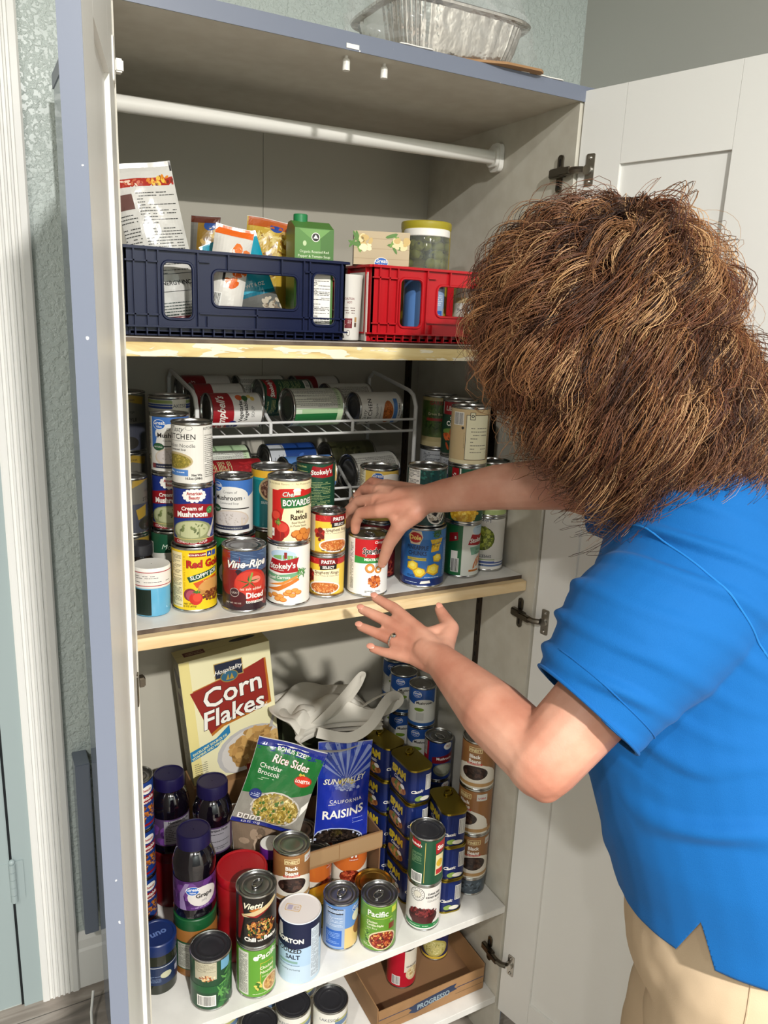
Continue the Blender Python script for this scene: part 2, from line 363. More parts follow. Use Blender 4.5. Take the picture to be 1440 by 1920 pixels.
def hinge(z,side,parent,dx=0):
    # cabinet plate on the side wall, arm, cup plate on the door
    bm=bmesh.new()
    if side>0:
        x=W
        M=Matrix.Translation((x-.004,.034,z))@Matrix.Rotation(-PI/2,4,'Y')
        for s in (-1,1):
            pr=rrect(.026,.014,.006)
            Mz=Matrix.Translation((x-.003,.034,z+s*.018))@Matrix.Rotation(-PI/2,4,'Y'); prism(bm,pr,-.002,.001,0,Mz)
            # slotted ears: a dark slot inset
            prism(bm,rrect(.013,.005,.0024),.001,.0012,1,Mz)
        box(bm,x-.014,x-.003,.012,.052,z-.008,z+.008,.002)
        box(bm,x-.016,x-.006,-.006,.028,z-.0065,z+.0065,.002)
        tube(bm,[(x-.011,.004,z),(x-.007,-.014,z),(x+.001,-.022,z)],.006,8)
        bm_obj('hinge',bm,[HINGE,DARKM],parent,True)
        bm=bmesh.new(); prism(bm,rrect(.017,.052,.003),0,.0018,0,Matrix.Translation((-.024,.0,z))@Matrix.Rotation(-PI/2,4,'X')); 
        bmesh.ops.create_cone(bm,cap_ends=True,segments=20,radius1=.009,radius2=.008,depth=.006,matrix=Matrix.Translation((-.021,.004,z))@Matrix.Rotation(-PI/2,4,'X'))
        for s in (-1,1): bmesh.ops.create_uvsphere(bm,u_segments=10,v_segments=6,radius=.0035,matrix=Matrix.Translation((-.024,.002,z+s*.019)))
        bm_obj('hinge_plate',bm,STEEL,dr,True)
    else:
        bm.free(); bm=bmesh.new(); prism(bm,rrect(.017,.052,.003),0,.002,0,Matrix.Translation((.010,.0,z))@Matrix.Rotation(-PI/2,4,'X')); bm_obj('hinge_plate',bm,WHITE_P if z>1.5 else HINGE,dl,True)
        bm=bmesh.new(); box(bm,.0,.011,.004,.02,z-.008,z+.008,.002); bm_obj('hinge',bm,WHITE_P if z>1.5 else HINGE,parent,True)
for z in (1.752,.924,.104): hinge(z,1,wd)
for z in (1.79,.93): hinge(z,-1,wd)
# loose flex on the floor by the wardrobe
bm=bmesh.new(); tube(bm,[(-.045,.50,FZ+.06),(-.055,.47,FZ+.03),(-.06,.42,FZ+.006),(-.045,.36,FZ+.004),(-.03,.32,FZ+.004),(-.03,.28,FZ+.004)],.003,8)
tag(bm_obj('electric_cable',bm,WHITE_P,None,True),'thin white cable curling on the floor beside the wardrobe','cable')
# ---------------- label artwork (millimetres, u along the girth, v up) ----------------
ART={}
def art(fn): ART[fn.__name__]=fn; return fn
BL='#23201f'; WH='#efebe2'
def brand_gv(A,x,y,s=9): A.oval(x,y,s,s*.72,WH); A.oval(x,y,s*.93,s*.66,'#1f5fb4'); A.text('Great',x,y,s*.75,WH,bold=.02); A.text('Value',x,y-s*.42,s*.42,WH,bold=.02)
def side_info(A,x0,x1,bg=WH,fg='#3a3a3a'):
    A.rect(x0,4,x1,A.h-4,bg); A.para(x0+2,6,x1-2,A.h-8,fg,2.3)
@art
def redgold(A):
    A.bg('#e6c31d'); side_info(A,-60,-34,'#eadcae','#6a6048'); A.para(-32,20,-29,95,'#b8860b',2)
    A.rect(-22,92,6,99,'#8e1b1b'); A.text('NON-BPA LINER',-8,94,4.2,WH,bold=.02); A.rect(8,91,18,100,'#243a7a'); A.rect(19.5,91,29,100,'#3c55a0'); A.text('A',13,93,7,WH,bold=.03)
    A.text('Red Gold',6,74,17,'#b3201c',bold=.035,outline='#5a2a10',ow=.03)
    A.poly([(-26,57),(-12,62),(8,67),(30,71),(30,61),(8,57),(-12,51),(-22,48)],'#1d4a35'); A.text('SLOPPY JOE',4,57.5,9.5,WH,bold=.02,rot=12)
    A.poly([(-16,47),(0,52),(30,58),(30,52),(0,44),(-10,38)],'#c9501d'); A.text('SAUCE',8,49,5,'#e9cf7a',rot=12)
    A.oval(18,38,27,15,'#b8813f',.1); A.oval(17,42,24,10,'#c99350',.1); A.blobs(18,24,26,9,90,2.6,['#5b2c18','#7a3c20','#6a3018','#8c4a28']); A.oval(-21,27,11,11,'#7c2a3c'); A.oval(-20,26,8,9,'#a84a5a'); A.oval(-12,20,11,11,'#c42a1d'); A.oval(-10,22,7,7,'#d8452f'); A.blobs(-11,32,7,1.5,8,2,['#3f6e2a'])
    A.text('NET WT',-24,10,4,'#5a4a10',bold=.02); A.text('15 OZ (425g)',-22,5.5,4,'#5a4a10',bold=.02)
@art
def vineripe(A):
    A.bg('#2d1c24'); A.band(84,A.h,'#34445e'); A.oval(-34,86,22,22,'#8f1f1a'); A.poly([(-30,110),(60,110),(60,70),(-5,66),(-30,84)],'#3a4f72'); A.oval(-34,50,20,24,'#7c1a1a'); A.oval(42,30,22,26,'#681418')
    for i in range(40): A.oval(-20+A.rng.uniform(-10,50),88+A.rng.uniform(-18,14),9,.35,'#6f88aa',A.rng.uniform(-.4,.2),8)
    A.oval(7,44,30,29,'#b5281f'); A.oval(4,49,25,20,'#c83a2a'); A.oval(14,54,9,6,'#e08570'); A.oval(-16,20,14,14,'#4a1218')
    for a in range(5):
        t=a*1.25+.3; A.poly([(2,50),(2+22*math.cos(t),50+14*math.sin(t)),(2+6*math.cos(t+.5),50+5*math.sin(t+.5))],'#2f5b25')
    A.poly([(1,50),(6,67),(9,66),(5,50)],'#7a9a45')
    A.text('Vine-Ripe',0,76,18,WH,bold=.03,shear=.3,outline='#3a1a24',ow=.02,slope=.06); A.text('no salt added',6,36,7,'#e8dcc8',bold=.01); A.text('Diced',13,22,13.5,WH,bold=.035); A.text('tomatoes',13,13,8.5,WH,bold=.025)
    A.oval(-22,32,8,8,'#b9a9a0'); A.oval(-22,32,7.2,7.2,'#3a1a20'); A.text('USA',-22,30,5,'#d8ccc0'); A.text('NET WT 14.5 OZ',-24,12,3.6,'#d8ccc0')
def stokely_banner(A,x,y,s=1,txt="Stokely's"):
    A.poly([(x-28*s,y-9*s),(x-20*s,y+13*s),(x,y+10*s),(x+30*s,y+16*s),(x+26*s,y+2*s),(x+30*s,y-10*s),(x,y-12*s)],'#a3161f'); A.text(txt,x,y-4*s,13.5*s,WH,bold=.03,outline='#6a0a12',ow=.02,slope=.07)
@art
def carrots(A):
    A.bg('#e9e7dd'); A.rect(-60,0,-30,A.h,'#dcdccf'); A.oval(0,88,24,9,'#b8cfe0'); A.oval(4,84,22,4,'#7fae6a'); A.rect(3,82,8,93,'#8e2a24'); A.text('All Natural',0,99,4.6,'#4a6a4a')
    stokely_banner(A,-1,68); A.poly([(-32,56),(-8,52),(30,58),(24,44),(-8,40),(-36,44)],'#6fa37c'); A.text('Sliced Carrots',-8,45,7.6,WH,bold=.02,slope=.05); A.text('Tender, healthy',-8,60,3.4,WH)
    A.poly([(-34,24),(-10,30),(28,48),(30,43),(-6,23)],'#d0752a'); A.poly([(-30,32),(0,40),(26,52),(28,49),(0,35)],'#e08a3a'); A.blobs(34,55,8,9,26,4,['#3f7a3a','#5c9a4a'],asp=.2)
    for x,y in ((-26,12),(-14,16),(-3,14),(-8,9),(8,19),(18,16),(12,23),(22,25),(2,8),(28,21)): A.oval(x,y,6.4,4.1,'#c46a22'); A.oval(x,y+.5,5.4,3.2,'#e09a4a')
@art
def chef(A):
    A.bg('#c5211d'); A.band(88,A.h,'#ece0b2'); A.text('No Artificial Flavors   *   No Preservatives',0,97,5,'#8a7a4a'); A.rect(-60,2,-34,A.h-14,'#d8cfa8'); A.oval(2,88,24,3,'#c5211d')
    A.poly([(-24,0),(-10,62),(48,70),(60,0)],'#ecdfb4'); A.oval(-25,42,11,12,'#a81c18'); A.oval(-17,20,16,16,'#b8231c'); A.oval(-22,10,13,12,'#8f1714'); A.oval(-26,45,8,7,'#cf4030'); A.oval(-14,24,10,8,'#d04433'); A.blobs(-20,34,8,4,10,3.4,['#47722c','#7da045'],asp=.3)
    A.poly([(-17,75),(46,80),(46,61),(-15,57)],'#256b35'); A.text('BOYARDEE',15,62.5,14.5,WH,bold=.03,sx=.78,slope=.03,outline='#123a1a',ow=.02); A.text('Chef',-2,78,11,WH,bold=.015,shear=.3,outline='#1c5228',ow=.025); A.oval(11,88,7,4,'#e9e6da'); A.rect(5,80,17,87,'#d8d4c4')
    A.text('Mini',16,49,8,'#3a2a1a',bold=.02); A.text('Ravioli',16,38,13.5,'#3a2a1a',bold=.03,sx=.9); A.text('Beef Ravioli',15,31,5.4,'#5a4a3a'); A.text('in Pasta Sauce',15,25.5,5.4,'#5a4a3a')
    for x,y,r in ((10,13,.2),(24,16,-.3),(36,12,.4),(18,7,.1),(30,6,0)): A.oval(x,y,9.5,7,'#9c4a17',r,8); A.oval(x,y+1,8,5.4,'#cf7f35',r,8)
    A.rect(-33,8,-28,22,WH); A.text('R',-30.5,12,6,BL)
@art
def pasta(A):
    A.bg('#e3bf3c'); A.band(58,A.h,'#b51f22'); A.rect(-60,0,-33,A.h,'#d9cfa8')
    for i in range(26): A.oval(A.rng.uniform(-30,34),A.rng.uniform(60,75),1.6,1.6,'#c94038',0,6)
    A.poly([(-4,68),(30,70),(30,58),(-4,54)],'#7d1519'); A.text('PASTA',13,60,8.6,WH,bold=.035); A.poly([(-2,56),(28,59),(28,50),(-2,48)],BL); A.text('SELECT',13,51,6.4,WH,bold=.025)
    A.poly([(-20,46),(34,50),(34,14),(-12,20)],'#e9ddb6'); A.text('Spaghetti Rings',10,41,7.4,'#4a2a14',bold=.015,shear=.15); A.text('Pasta in Tomato & Cheese Sauce',10,36.5,3.5,'#6a4a34')
    A.blobs(-23,34,8,9,14,4.5,['#8f231b','#b33427','#6d1a14'],asp=.9); A.oval(6,15,30,12.5,'#ece6da'); A.oval(6,15,27,10,'#b9692c'); A.blobs(6,15,25,9,130,1.9,['#d98b4a','#e0a062','#c46a30','#b5562a'],asp=.5); A.rect(-60,0,60,3,'#7a5520'); A.text('NET WT 7.5 OZ (213g)',0,4.6,3.8,BL,bold=.02)
@art
def spag(A):
    A.bg('#e9e8e4'); side_info(A,-40,-27,'#e2e0da','#444'); A.bars(-36,8,-28,30)
    A.poly([(-26,A.h),(60,A.h),(60,66),(20,66),(-26,72)],'#b9191f'); A.poly([(-26,72),(10,68),(60,78),(60,66),(20,60),(-26,58)],'#2f8a3e'); A.poly([(-26,58),(20,60),(60,66),(60,50),(-26,50)],'#e9e8e4')
    A.text("Campbell's",26,96,6.6,WH,bold=.02,shear=.3); A.text("SpaghettiOs",20,77,15.5,BL,bold=.03,sx=.8,outline=WH,ow=.03,shear=.1); A.text('MEATBALLS',10,64,6.4,WH,bold=.03)
    for x,y,r in ((4,50,9),(20,47,7)):
        A.oval(x,y,r,r,'#b56a24'); A.oval(x,y,r*.86,r*.86,'#db9040'); A.oval(x,y,r*.48,r*.48,'#e9e8e4')
    A.blobs(14,24,12,10,60,3.6,['#c2622a','#a84a20','#d98040','#8c3a18']); A.para(-4,3,26,9,'#555',2.4)
@art
def zero(A):
    A.bg('#5a0f1c'); A.text('ZERO',20,60,16,WH,bold=.04); A.rect(-60,70,60,A.h,'#7a1824'); A.text('SUGAR ADDED',20,52,6,'#e0c8c0'); A.blobs(20,20,24,18,90,4,['#3a0d10','#5a1a18','#8a3a2a'])
@art
def pine(A):
    A.bg('#2b6ab0'); A.band(0,14,'#142a66'); A.band(90,A.h,'#3f7ec0')
    A.poly([(-32,96),(-24,106),(-6,106),(-2,94),(-8,80),(-26,80)],'#d9ccb0'); A.oval(-17,93,13,10,'#b3201f'); A.text('Dole',-17,89,12,'#f0d77a',bold=.04)
    A.text('PINEAPPLE',-12,70,11,'#16335c',bold=.03,sx=.82); A.text('CHUNKS',-12,59,11,'#16335c',bold=.03,sx=.82); A.rect(-32,49,6,54.5,'#c5b33c'); A.text('IN 100% PINEAPPLE JUICE',-13,50.3,3.6,'#16335c')
    A.blobs(26,104,7,10,50,6,['#3c6a3a','#58854a','#2a5230'],asp=.16); A.poly([(12,90),(40,92),(37,84),(15,82)],'#e0b830'); A.poly([(15,80),(34,82),(31,68),(14,66)],'#d6a625'); A.blobs(25,80,9,9,26,2.4,['#b08a1c','#e7c84c'])
    for x,y,s,r in ((-20,38,13,.3),(-6,26,13,-.4),(20,32,15,.2),(28,54,11,.5)):
        P=[(x+s*math.cos(r+a),y+s*.8*math.sin(r+a)) for a in (.3,1.2,2.2,3.4,4.6,5.4)]; A.poly(P,'#c89c1e'); A.poly([(x+.8*(a-x),y+.8*(b-y)+1) for a,b in P],'#eccf3c'); A.poly([(x+.4*(a-x),y+.4*(b-y)+2) for a,b in P],'#f2df6c')
    A.para(-30,16,-14,22,'#16335c',2.4); A.para(4,15,34,19,'#dfe7ee',2.4); A.poly([(-4,4),(-2,9),(14,11),(16,6)],WH); A.para(-34,5,-8,8,'#b8c8e0',2.4)
    A.vpara(44,18,58,86,'#a9c4e6',2.6)
@art
def kidney(A):
    A.bg('#143f3d'); A.blobs(10,70,50,40,190,3.6,['#1f5a55','#2a6a60','#0f3230'],asp=.5,ell=False); A.nutri(-42,36,-12,104); A.rect(26,64,50,82,'#d8b93a'); A.text('LOW',38,68,8,'#1a3a30'); A.oval(24,20,20,19,WH); A.oval(24,20,17,16,'#2f2a26'); A.blobs(24,20,15,13,50,3.4,['#d8cfc0','#b8ab98','#efe9dc'])
@art
def stoke(A):
    A.bg('#dfe2d8'); A.rect(-70,0,-12,A.h,'#1f6a3c'); A.rect(-34,14,-20,50,WH); A.bars(-32,8,-18,34); A.poly([(-40,84),(-22,88),(-20,72),(-40,66)],'#a3161f'); A.text("s",-26,74,11,WH,bold=.03)
    A.oval(26,92,18,11,'#b9cfdd'); A.text('All Natural',26,96,4.4,'#4a6a8a'); stokely_banner(A,26,72,.95); A.poly([(4,58),(50,62),(46,44),(8,42)],'#7fae94'); A.text('Sliced',26,51,6.6,'#1d5a3a',shear=.2); A.text('Carrots',26,44,6.6,'#1d5a3a',shear=.2)
    for i in range(5): A.oval(20+i*4,26+i*2,14,3.4,'#d8c9ae' if i%2 else '#c8703a',1.1)
    A.rect(4,8,30,12,'#d07a2a'); A.text('NET WT 14.5 OZ',17,8.6,3.2,BL)
@art
def corn(A):
    A.bg('#17503a'); A.poly([(-32,A.h),(-16,A.h),(-14,62),(-32,66)],'#a3161f'); A.rect(-14,66,-11,A.h,WH); A.text("Libby's",-24,80,10,WH,rot=80,bold=.02); A.oval(4,93,8,4.6,WH); A.nutri(26,60,52,104,'#2a6a4a','#dfe8dc'); A.oval(-2,16,28,22,'#cf9a24'); A.blobs(0,16,28,18,80,3.4,['#e8c040','#d9a42c','#f0d468'],asp=.8)
@art
def peas(A):
    A.bg('#e4e2db'); A.band(6,10,'#5c6f96'); A.band(12,17,'#43548a'); A.band(19,21,'#8fa06a'); A.oval(-4,64,27,25,'#4c5a1e'); A.blobs(-4,64,25,23,150,2.9,['#9ba83a','#b6c24e','#7d8a2c','#6b7a24'],asp=.95)
    A.text('SWEET PEAS',-4,30,8,'#2d3350',rot=180,bold=.01); A.text('Lakeside',-4,104,10,'#2d3350',rot=180); A.rect(26,15,60,21,'#e4e2db'); A.text('LAKESIDE',-12,10.5,7,'#2d3350',rot=180)
@art
def beige(A):
    A.bg('#cbb387'); A.band(0,7,'#ddd2ac'); A.band(104,A.h,'#dcd0a8'); A.rect(-4,8,44,A.h-10,BL); A.rect(-3,9,43,A.h-11,'#e8e3c2'); A.para(6,16,40,74,'#6a6656',6.5,.3); A.rect(3,84,13,98,BL); A.rect(4,85,12,97,'#e8e3c2'); A.oval(8,91,3.2,3.2,BL,0,6); A.oval(8,91,1.6,1.6,'#e8e3c2',0,6); A.vpara(46,10,60,98,'#4a4636',2.6)
    A.bars(-30,74,-10,96); A.oval(-10,68,2.6,2.6,BL); A.vpara(-7,30,-5,60,'#8a7a54',2)
@art
def lightgreen(A):
    A.bg('#a7b878'); A.band(98,A.h,'#4f7a45'); A.nutri(-10,10,30,94,'#dcdcb0','#26281c')
@art
def beauty(A):
    A.bg('#1c2f78'); A.rect(-60,0,-42,A.h,'#b89a60'); A.band(0,9,'#8e1620'); A.text('CONDENSED SOUP',-4,2,6.2,WH,bold=.01); A.oval(2,82,18,10,WH); 
    for i in range(14): A.oval(2+17*math.cos(i*.449),82+9.4*math.sin(i*.449),3.2,2.6,WH,0,8)
    A.text('American',2,83,7.6,'#a31c22',bold=.03,sx=.85); A.text('Beauty',2,76,7.6,'#a31c22',bold=.03,sx=.85)
    A.poly([(-42,64),(0,70),(46,62),(46,40),(0,46),(-42,42)],'#8e1620'); A.text('Cream of',-2,58,9,WH,bold=.03,arc=1); A.text('Mushroom',-2,47,12.5,WH,bold=.04,arc=1,sx=.95); A.oval(29,56,7,6,'#3f8a4a'); A.para(25,54,33,59,'#c8e0b0',2)
    A.oval(-2,24,36,21,'#1c2f78'); A.oval(-2,22,35,19,'#8b9166'); A.oval(-4,25,29,14,'#b3b68c'); A.blobs(-4,25,24,11,14,2.8,['#6f7a4a','#87905c','#5c6640']); A.poly([(22,14),(42,44),(45,42),(28,10)],'#c8c0b0'); A.rect(-60,8.6,60,9.4,'#d8c078')
@art
def mush(A):
    A.bg('#dcdad3'); A.poly([(-34,A.h),(60,A.h),(60,70),(34,60),(-34,60)],'#3d6db3'); A.oval(8,64,34,18,'#dcdad3'); A.poly([(-34,60),(-22,60),(-26,44),(-34,40)],'#3d6db3'); brand_gv(A,-18,80,12); A.text('Cream of',8,70,6.4,'#4a4a4a'); A.text('Mushroom',4,58,11.5,BL,bold=.02); A.text('Condensed Soup',6,51,5,'#4a4a4a')
    A.rect(-10,42,44,44,BL); A.oval(-20,42,11,6.6,'#12241f'); A.oval(-20,42,10,5.6,'#2f5a3a'); A.text('NATURAL',-20,40.6,3.6,WH); A.oval(8,24,35,17,'#c9b9a6'); A.oval(8,25,32,14,'#c8c0bb'); A.blobs(8,25,26,10,30,1.8,['#a89f98','#b8aea6']); A.rect(-34,5,44,13,'#2b2f45'); A.rect(-34,5,-26,13,'#7a3030'); A.para(-24,7,30,11,'#aaa8a0',3)
    A.rect(-58,8,-36,95,'#c8c4b4'); A.para(-56,10,-38,92,'#6a6a60',2.4)
@art
def mushg(A):
    A.bg('#d6d5cd'); A.poly([(-40,A.h),(40,A.h),(40,58),(0,50),(-40,60)],'#244f94'); A.oval(10,56,24,12,'#d6d5cd'); brand_gv(A,-8,80,11); A.text('Mushroom',10,56,9,BL,bold=.03); A.oval(-2,42,12,4.6,'#6e8c2c'); A.rect(-40,60,-26,A.h,'#244f94'); A.para(-50,10,-30,60,'#8a8a84',2.6); A.rect(-9,14,10,34,'#c0bfb8'); A.band(0,8,'#2a5a9c')
@art
def kitchen(A):
    A.bg('#dfdcd3'); A.text('Tasty',-16,83,12,'#3a3a38',shear=.35); A.text('KITCHEN',-12,71,12,BL,bold=.012,sp=1.1); A.rect(-34,68,12,68.5,'#6a6a64'); A.text('Chicken Noodle',-14,58,8.4,'#4a4a46'); A.text('Condensed Soup',-16,53,4.4,'#3a3a36',bold=.02)
    A.oval(4,89,6,3.6,'#7a7a74'); A.oval(4,89,5.4,3,'#dfdcd3'); A.oval(-20,36,30,14,'#b8a67a'); A.oval(-20,35,27,11.5,'#8a7c34'); A.blobs(-20,35,25,10,90,2.4,['#a08f3c','#6f6a2a','#b8a450'],asp=.3); A.rect(-44,12,2,22,'#4f7fc0'); A.para(-40,14,-4,20,'#dfe6ee',3); A.text('Net Wt.',16,12,5,BL,bold=.03); A.text('10.5oz (298g)',11,6.5,5,BL,bold=.03)
    A.rect(27,4,27.4,A.h-4,'#b8b5ac'); A.text('KITCHEN',40,86,6,BL); A.vpara(0,0,0,0,BL) ; A.para(29,8,56,80,'#5a5a56',3.2,.34)
@art
def lake(A):
    A.bg('#cfcdbf'); A.band(86,90,'#26408a'); A.band(91,94,'#39529a'); A.band(95.5,101,'#8a9a5c'); A.band(102,103,'#2c3a6a'); A.rect(8,84,36,103,'#cfcdbf'); A.text('LAKESIDE',24,88,9,'#2d3350'); A.oval(16,50,26,24,'#7a8a3a'); A.text('Cut Beans',12,18,8,'#2d3350'); A.para(-50,10,-20,80,'#55554c',2.6)
@art
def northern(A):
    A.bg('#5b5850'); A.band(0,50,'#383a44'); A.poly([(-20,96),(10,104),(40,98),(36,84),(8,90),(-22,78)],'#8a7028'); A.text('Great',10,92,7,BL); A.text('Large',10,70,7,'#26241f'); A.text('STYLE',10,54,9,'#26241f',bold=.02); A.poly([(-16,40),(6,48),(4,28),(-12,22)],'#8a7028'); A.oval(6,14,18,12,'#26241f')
@art
def potatoes(A):
    A.bg('#d9d6cb'); A.band(86,A.h,'#1f5038'); A.poly([(-40,88),(40,96),(40,76),(-40,66)],'#1f5038'); A.text("Mother's",4,76,13,'#cfdccc',shear=.3); A.text('SLICED',8,58,6,'#6a4a44'); A.text('POTATOES',6,46,12,'#7d4a48',bold=.02); A.oval(0,22,28,16,'#d8c890')
@art
def tealbean(A):
    A.bg('#187a80'); A.band(90,A.h,'#d6a62c'); A.band(86,90,'#2a9aa0'); A.oval(-4,70,26,22,'#e3cf9a'); A.oval(-4,70,22,18,'#6a3a2a'); A.blobs(-4,70,21,17,80,3,['#b88a6a','#8a5a44','#d8b090'],asp=.5); A.text('Baked Beans',0,48,10,'#c9e0dc',rot=180,bold=.02); A.text('Traditional',4,36,6,'#c9e0dc',rot=180); A.rect(4,8,30,24,'#d8c88a'); A.text('BEST',17,22,9,'#6a4a1a',rot=180,bold=.03)
@art
def stokg(A):
    A.bg('#1d4a35'); A.rect(-48,88,-14,104,'#26543e'); A.text('Nutrition Facts',-31,96,4.8,'#d8d890',bold=.02); A.para(-46,60,-14,94,'#c8c880',3,.5); stokely_banner(A,14,88,.9); A.para(-44,14,-14,58,'#8fa87c',3,.45); A.para(-8,20,34,74,'#a9b77c',3,.45); A.rect(10,4,34,14,WH); A.bars(12,4,32,12)
@art
def gvyellow(A):
    A.bg('#e0bd57'); A.rect(-60,0,-30,A.h,'#e3dcc0'); A.para(-54,10,-33,95,'#3a3a34',2.4); A.oval(22,70,38,20,WH); brand_gv(A,-4,84,12); A.text('Sweet Corn',16,62,9,'#b06a3a'); A.oval(4,28,34,26,'#e6d060')
@art
def garden(A):
    A.bg('#b3a374'); A.rect(-40,20,40,96,'#4c5f2e'); A.text('GARDEN',8,88,11,'#8a2a20',bold=.03); A.blobs(0,60,34,24,80,8,['#3c5a22','#55762f','#2c4418'],asp=.18); A.text('Green Beans',4,66,8,'#e6dcae'); A.rect(-20,54,30,60,'#a3342a'); A.band(0,10,'#c0b184')
@art
def libcarrot(A):
    A.bg('#163c28'); A.rect(-34,78,14,106,'#a3161f'); A.rect(-36,78,-34,106,WH); A.rect(12,78,14,106,WH); A.text("Libby's",-8,86,13,WH,bold=.03,shear=.1); A.text('Sliced',-4,68,9,WH,bold=.02); A.text('Carrots',-2,56,13,WH,bold=.03); A.oval(-4,44,30,7,'#6a8a3a'); A.blobs(-4,28,30,16,24,10,['#d8642a','#e07c3a','#b84a1c'],asp=.35)
@art
def campbell(A):
    A.bg('#dcdad4'); A.band(58,A.h,'#96141d'); A.oval(0,60,40,5,'#96141d'); A.text("Campbell's",0,72,21,WH,bold=.02,shear=.35,sx=.85); A.oval(-26,56,13,11,'#1e2a6c'); A.text('LOW',-26,57,4.6,WH); A.text('SODIUM',-26,52,4.2,WH); A.text('Vegetarian',6,38,10.5,BL,bold=.02); A.text('Vegetable',6,28,10.5,BL,bold=.02); A.text('SOUP',4,15,8.5,'#5a5a56')
    A.oval(34,42,7,7,'#cf5a2a'); A.oval(32,31,7,6,'#2f5a2a'); A.oval(36,22,5,4,'#d8c070'); A.oval(30,16,5,4,'#d8b860')
@art
def camptom(A):
    A.bg('#d0cdc6'); A.band(50,A.h,'#7d1118'); A.oval(0,50,9,8,'#b99b50'); A.text("Campbell's",0,72,18,'#cdbfb8',shear=.35,sx=.85); A.text('TOMATO',0,28,12,'#7d1118',bold=.02); A.text('SOUP',0,14,10,'#7d1118')
@art
def greenfacts(A):
    A.bg('#a9c79a'); A.band(90,A.h,'#cfdcc4'); A.rect(-30,0,-10,A.h,'#1f6b36') ; A.rect(-2,0,62,A.h,'#a9c79a'); A.rect(0,0,54,A.h,'#dfe0d4'); A.vpara(4,6,52,104,'#30302c',2.3); A.band(0,12,'#bcd0aa')
@art
def whitefacts(A):
    A.bg('#d9d8d0'); A.rect(-40,4,40,A.h-4,'#dedcd4'); A.vpara(-38,6,38,104,'#2f2f2b',2.5)
@art
def tomgreen(A):
    A.bg('#256b3c'); A.rect(0,0,60,A.h,'#8a1a20'); A.oval(-12,40,16,20,'#dcdad0'); A.text('Diced',-8,40,8,BL,rot=0); A.text('Tomatoes',-8,30,8,BL); A.para(24,60,50,104,'#b6c890',3); A.blobs(30,30,18,20,30,5,['#a8262a','#8a161c'])
@art
def bluecan(A):
    A.bg('#1d3e7c'); A.rect(-60,70,60,A.h,'#b9bcc0'); A.blobs(0,34,30,14,18,6,['#d8dce2','#3a62a8'],asp=.4); A.para(-30,74,30,100,'#40444c',3)
@art
def darkgreen(A):
    A.bg('#4a4a30'); A.band(20,90,'#5a5a3c'); A.blobs(0,56,40,26,60,5,['#6d6c44','#3c3f28'],ell=False); A.text('Green Beans',0,50,10,'#a9a67c')
@art
def vegkitchen(A):
    A.bg('#dddbd4'); A.text('Tasty',-10,84,12,'#3a3a38',shear=.35); A.text('KITCHEN',-4,71,13,BL,bold=.012,sp=1.1); A.text('Vegetable',-2,57,8,'#4a4a46'); A.rect(-20,50,8,50.8,'#5a5a56'); A.oval(-6,32,26,12,'#b0622a'); A.blobs(-6,32,23,10,60,2.6,['#d07a34','#8a4a1c','#c46a2c']); A.rect(-34,10,24,19,'#4f7fc0'); A.text('10.5oz (298g)',0,4,5,BL,bold=.03)
@art
def soupveg(A):
    A.bg('#1b3c84'); A.oval(6,86,14,9,WH); A.text('Beauty',6,83,8,'#a31c22',bold=.03); A.band(56,74,'#8e1620'); A.text('Vegetable',0,64,11,WH,bold=.03); A.text('Vegetarian',0,57,7,WH,bold=.02); A.blobs(0,34,40,18,120,3.4,['#8a4a1c','#b86a2a','#6a3414','#c8843c']); A.band(6,11,'#8e1620')
@art
def redm(A):
    A.bg('#1f3c86'); A.rect(-60,0,-18,A.h,'#a01c2c'); A.rect(-40,56,-24,98,'#b9b5b0'); A.para(-39,58,-25,96,'#55504c',2.4); A.oval(30,84,12,9,WH); A.para(24,80,36,88,'#a31c22',3); A.poly([(-8,56),(50,66),(50,44),(-8,40)],'#7c1420'); A.text('Mushroom',22,50,9,WH,bold=.03); A.oval(22,24,26,17,'#8b8f7a'); A.oval(20,26,20,12,'#b3b4a0')
@art
def blackbeans(A):
    A.bg('#8f6238'); A.band(88,A.h,'#96683c'); A.rect(-14,84,16,96,'#d9c690'); A.rect(-12.6,85.4,14.6,94.6,'#8f6238'); A.text('FINEST',1,86.6,8.4,'#e3d39e',bold=.035); A.text('Black',1,71,11.5,WH,bold=.03); A.text('Beans',1,60,11.5,WH,bold=.03); A.oval(0,22,58,36,'#dcd6c8'); A.rect(-60,0,60,20,'#dcd6c8'); A.rect(-16,55,18,59.5,'#b8402c'); A.text('NO SALT ADDED',1,56,3.6,WH); A.oval(2,36,31,18,'#dcd6c8'); A.oval(2,36,30,16.5,'#2a1a14'); A.blobs(2,36,26,13,60,4.6,['#33201a','#1b100c','#4a3228'],asp=.65); A.rect(28,82,52,98,'#c8c8c0'); A.text('U 30-0',40,86,6,'#b3202a',bold=.03); A.band(4,12,'#b08a58')
@art
def stokkid(A):
    A.bg('#1d4c33'); A.rect(-2,4,-.8,A.h-4,'#c9b25a'); A.poly([(-34,104),(-12,100),(-12,84),(-30,86)],'#a3161f'); A.text("Stokely's",-22,89,7.4,WH,bold=.03,slope=-.1); A.para(-32,48,-8,74,'#7e9c70',2.6,.5); A.rect(-32,2,-6,26,WH); A.bars(-30,5,-8,24); A.poly([(20,96),(50,100),(50,74),(22,70)],'#a3161f'); A.text('Sto',34,80,14,WH,bold=.04); A.rect(22,20,44,68,'#dcd0a0'); A.oval(33,48,9,9,'#d0a828'); A.rect(24,22,44,34,'#b3282c')
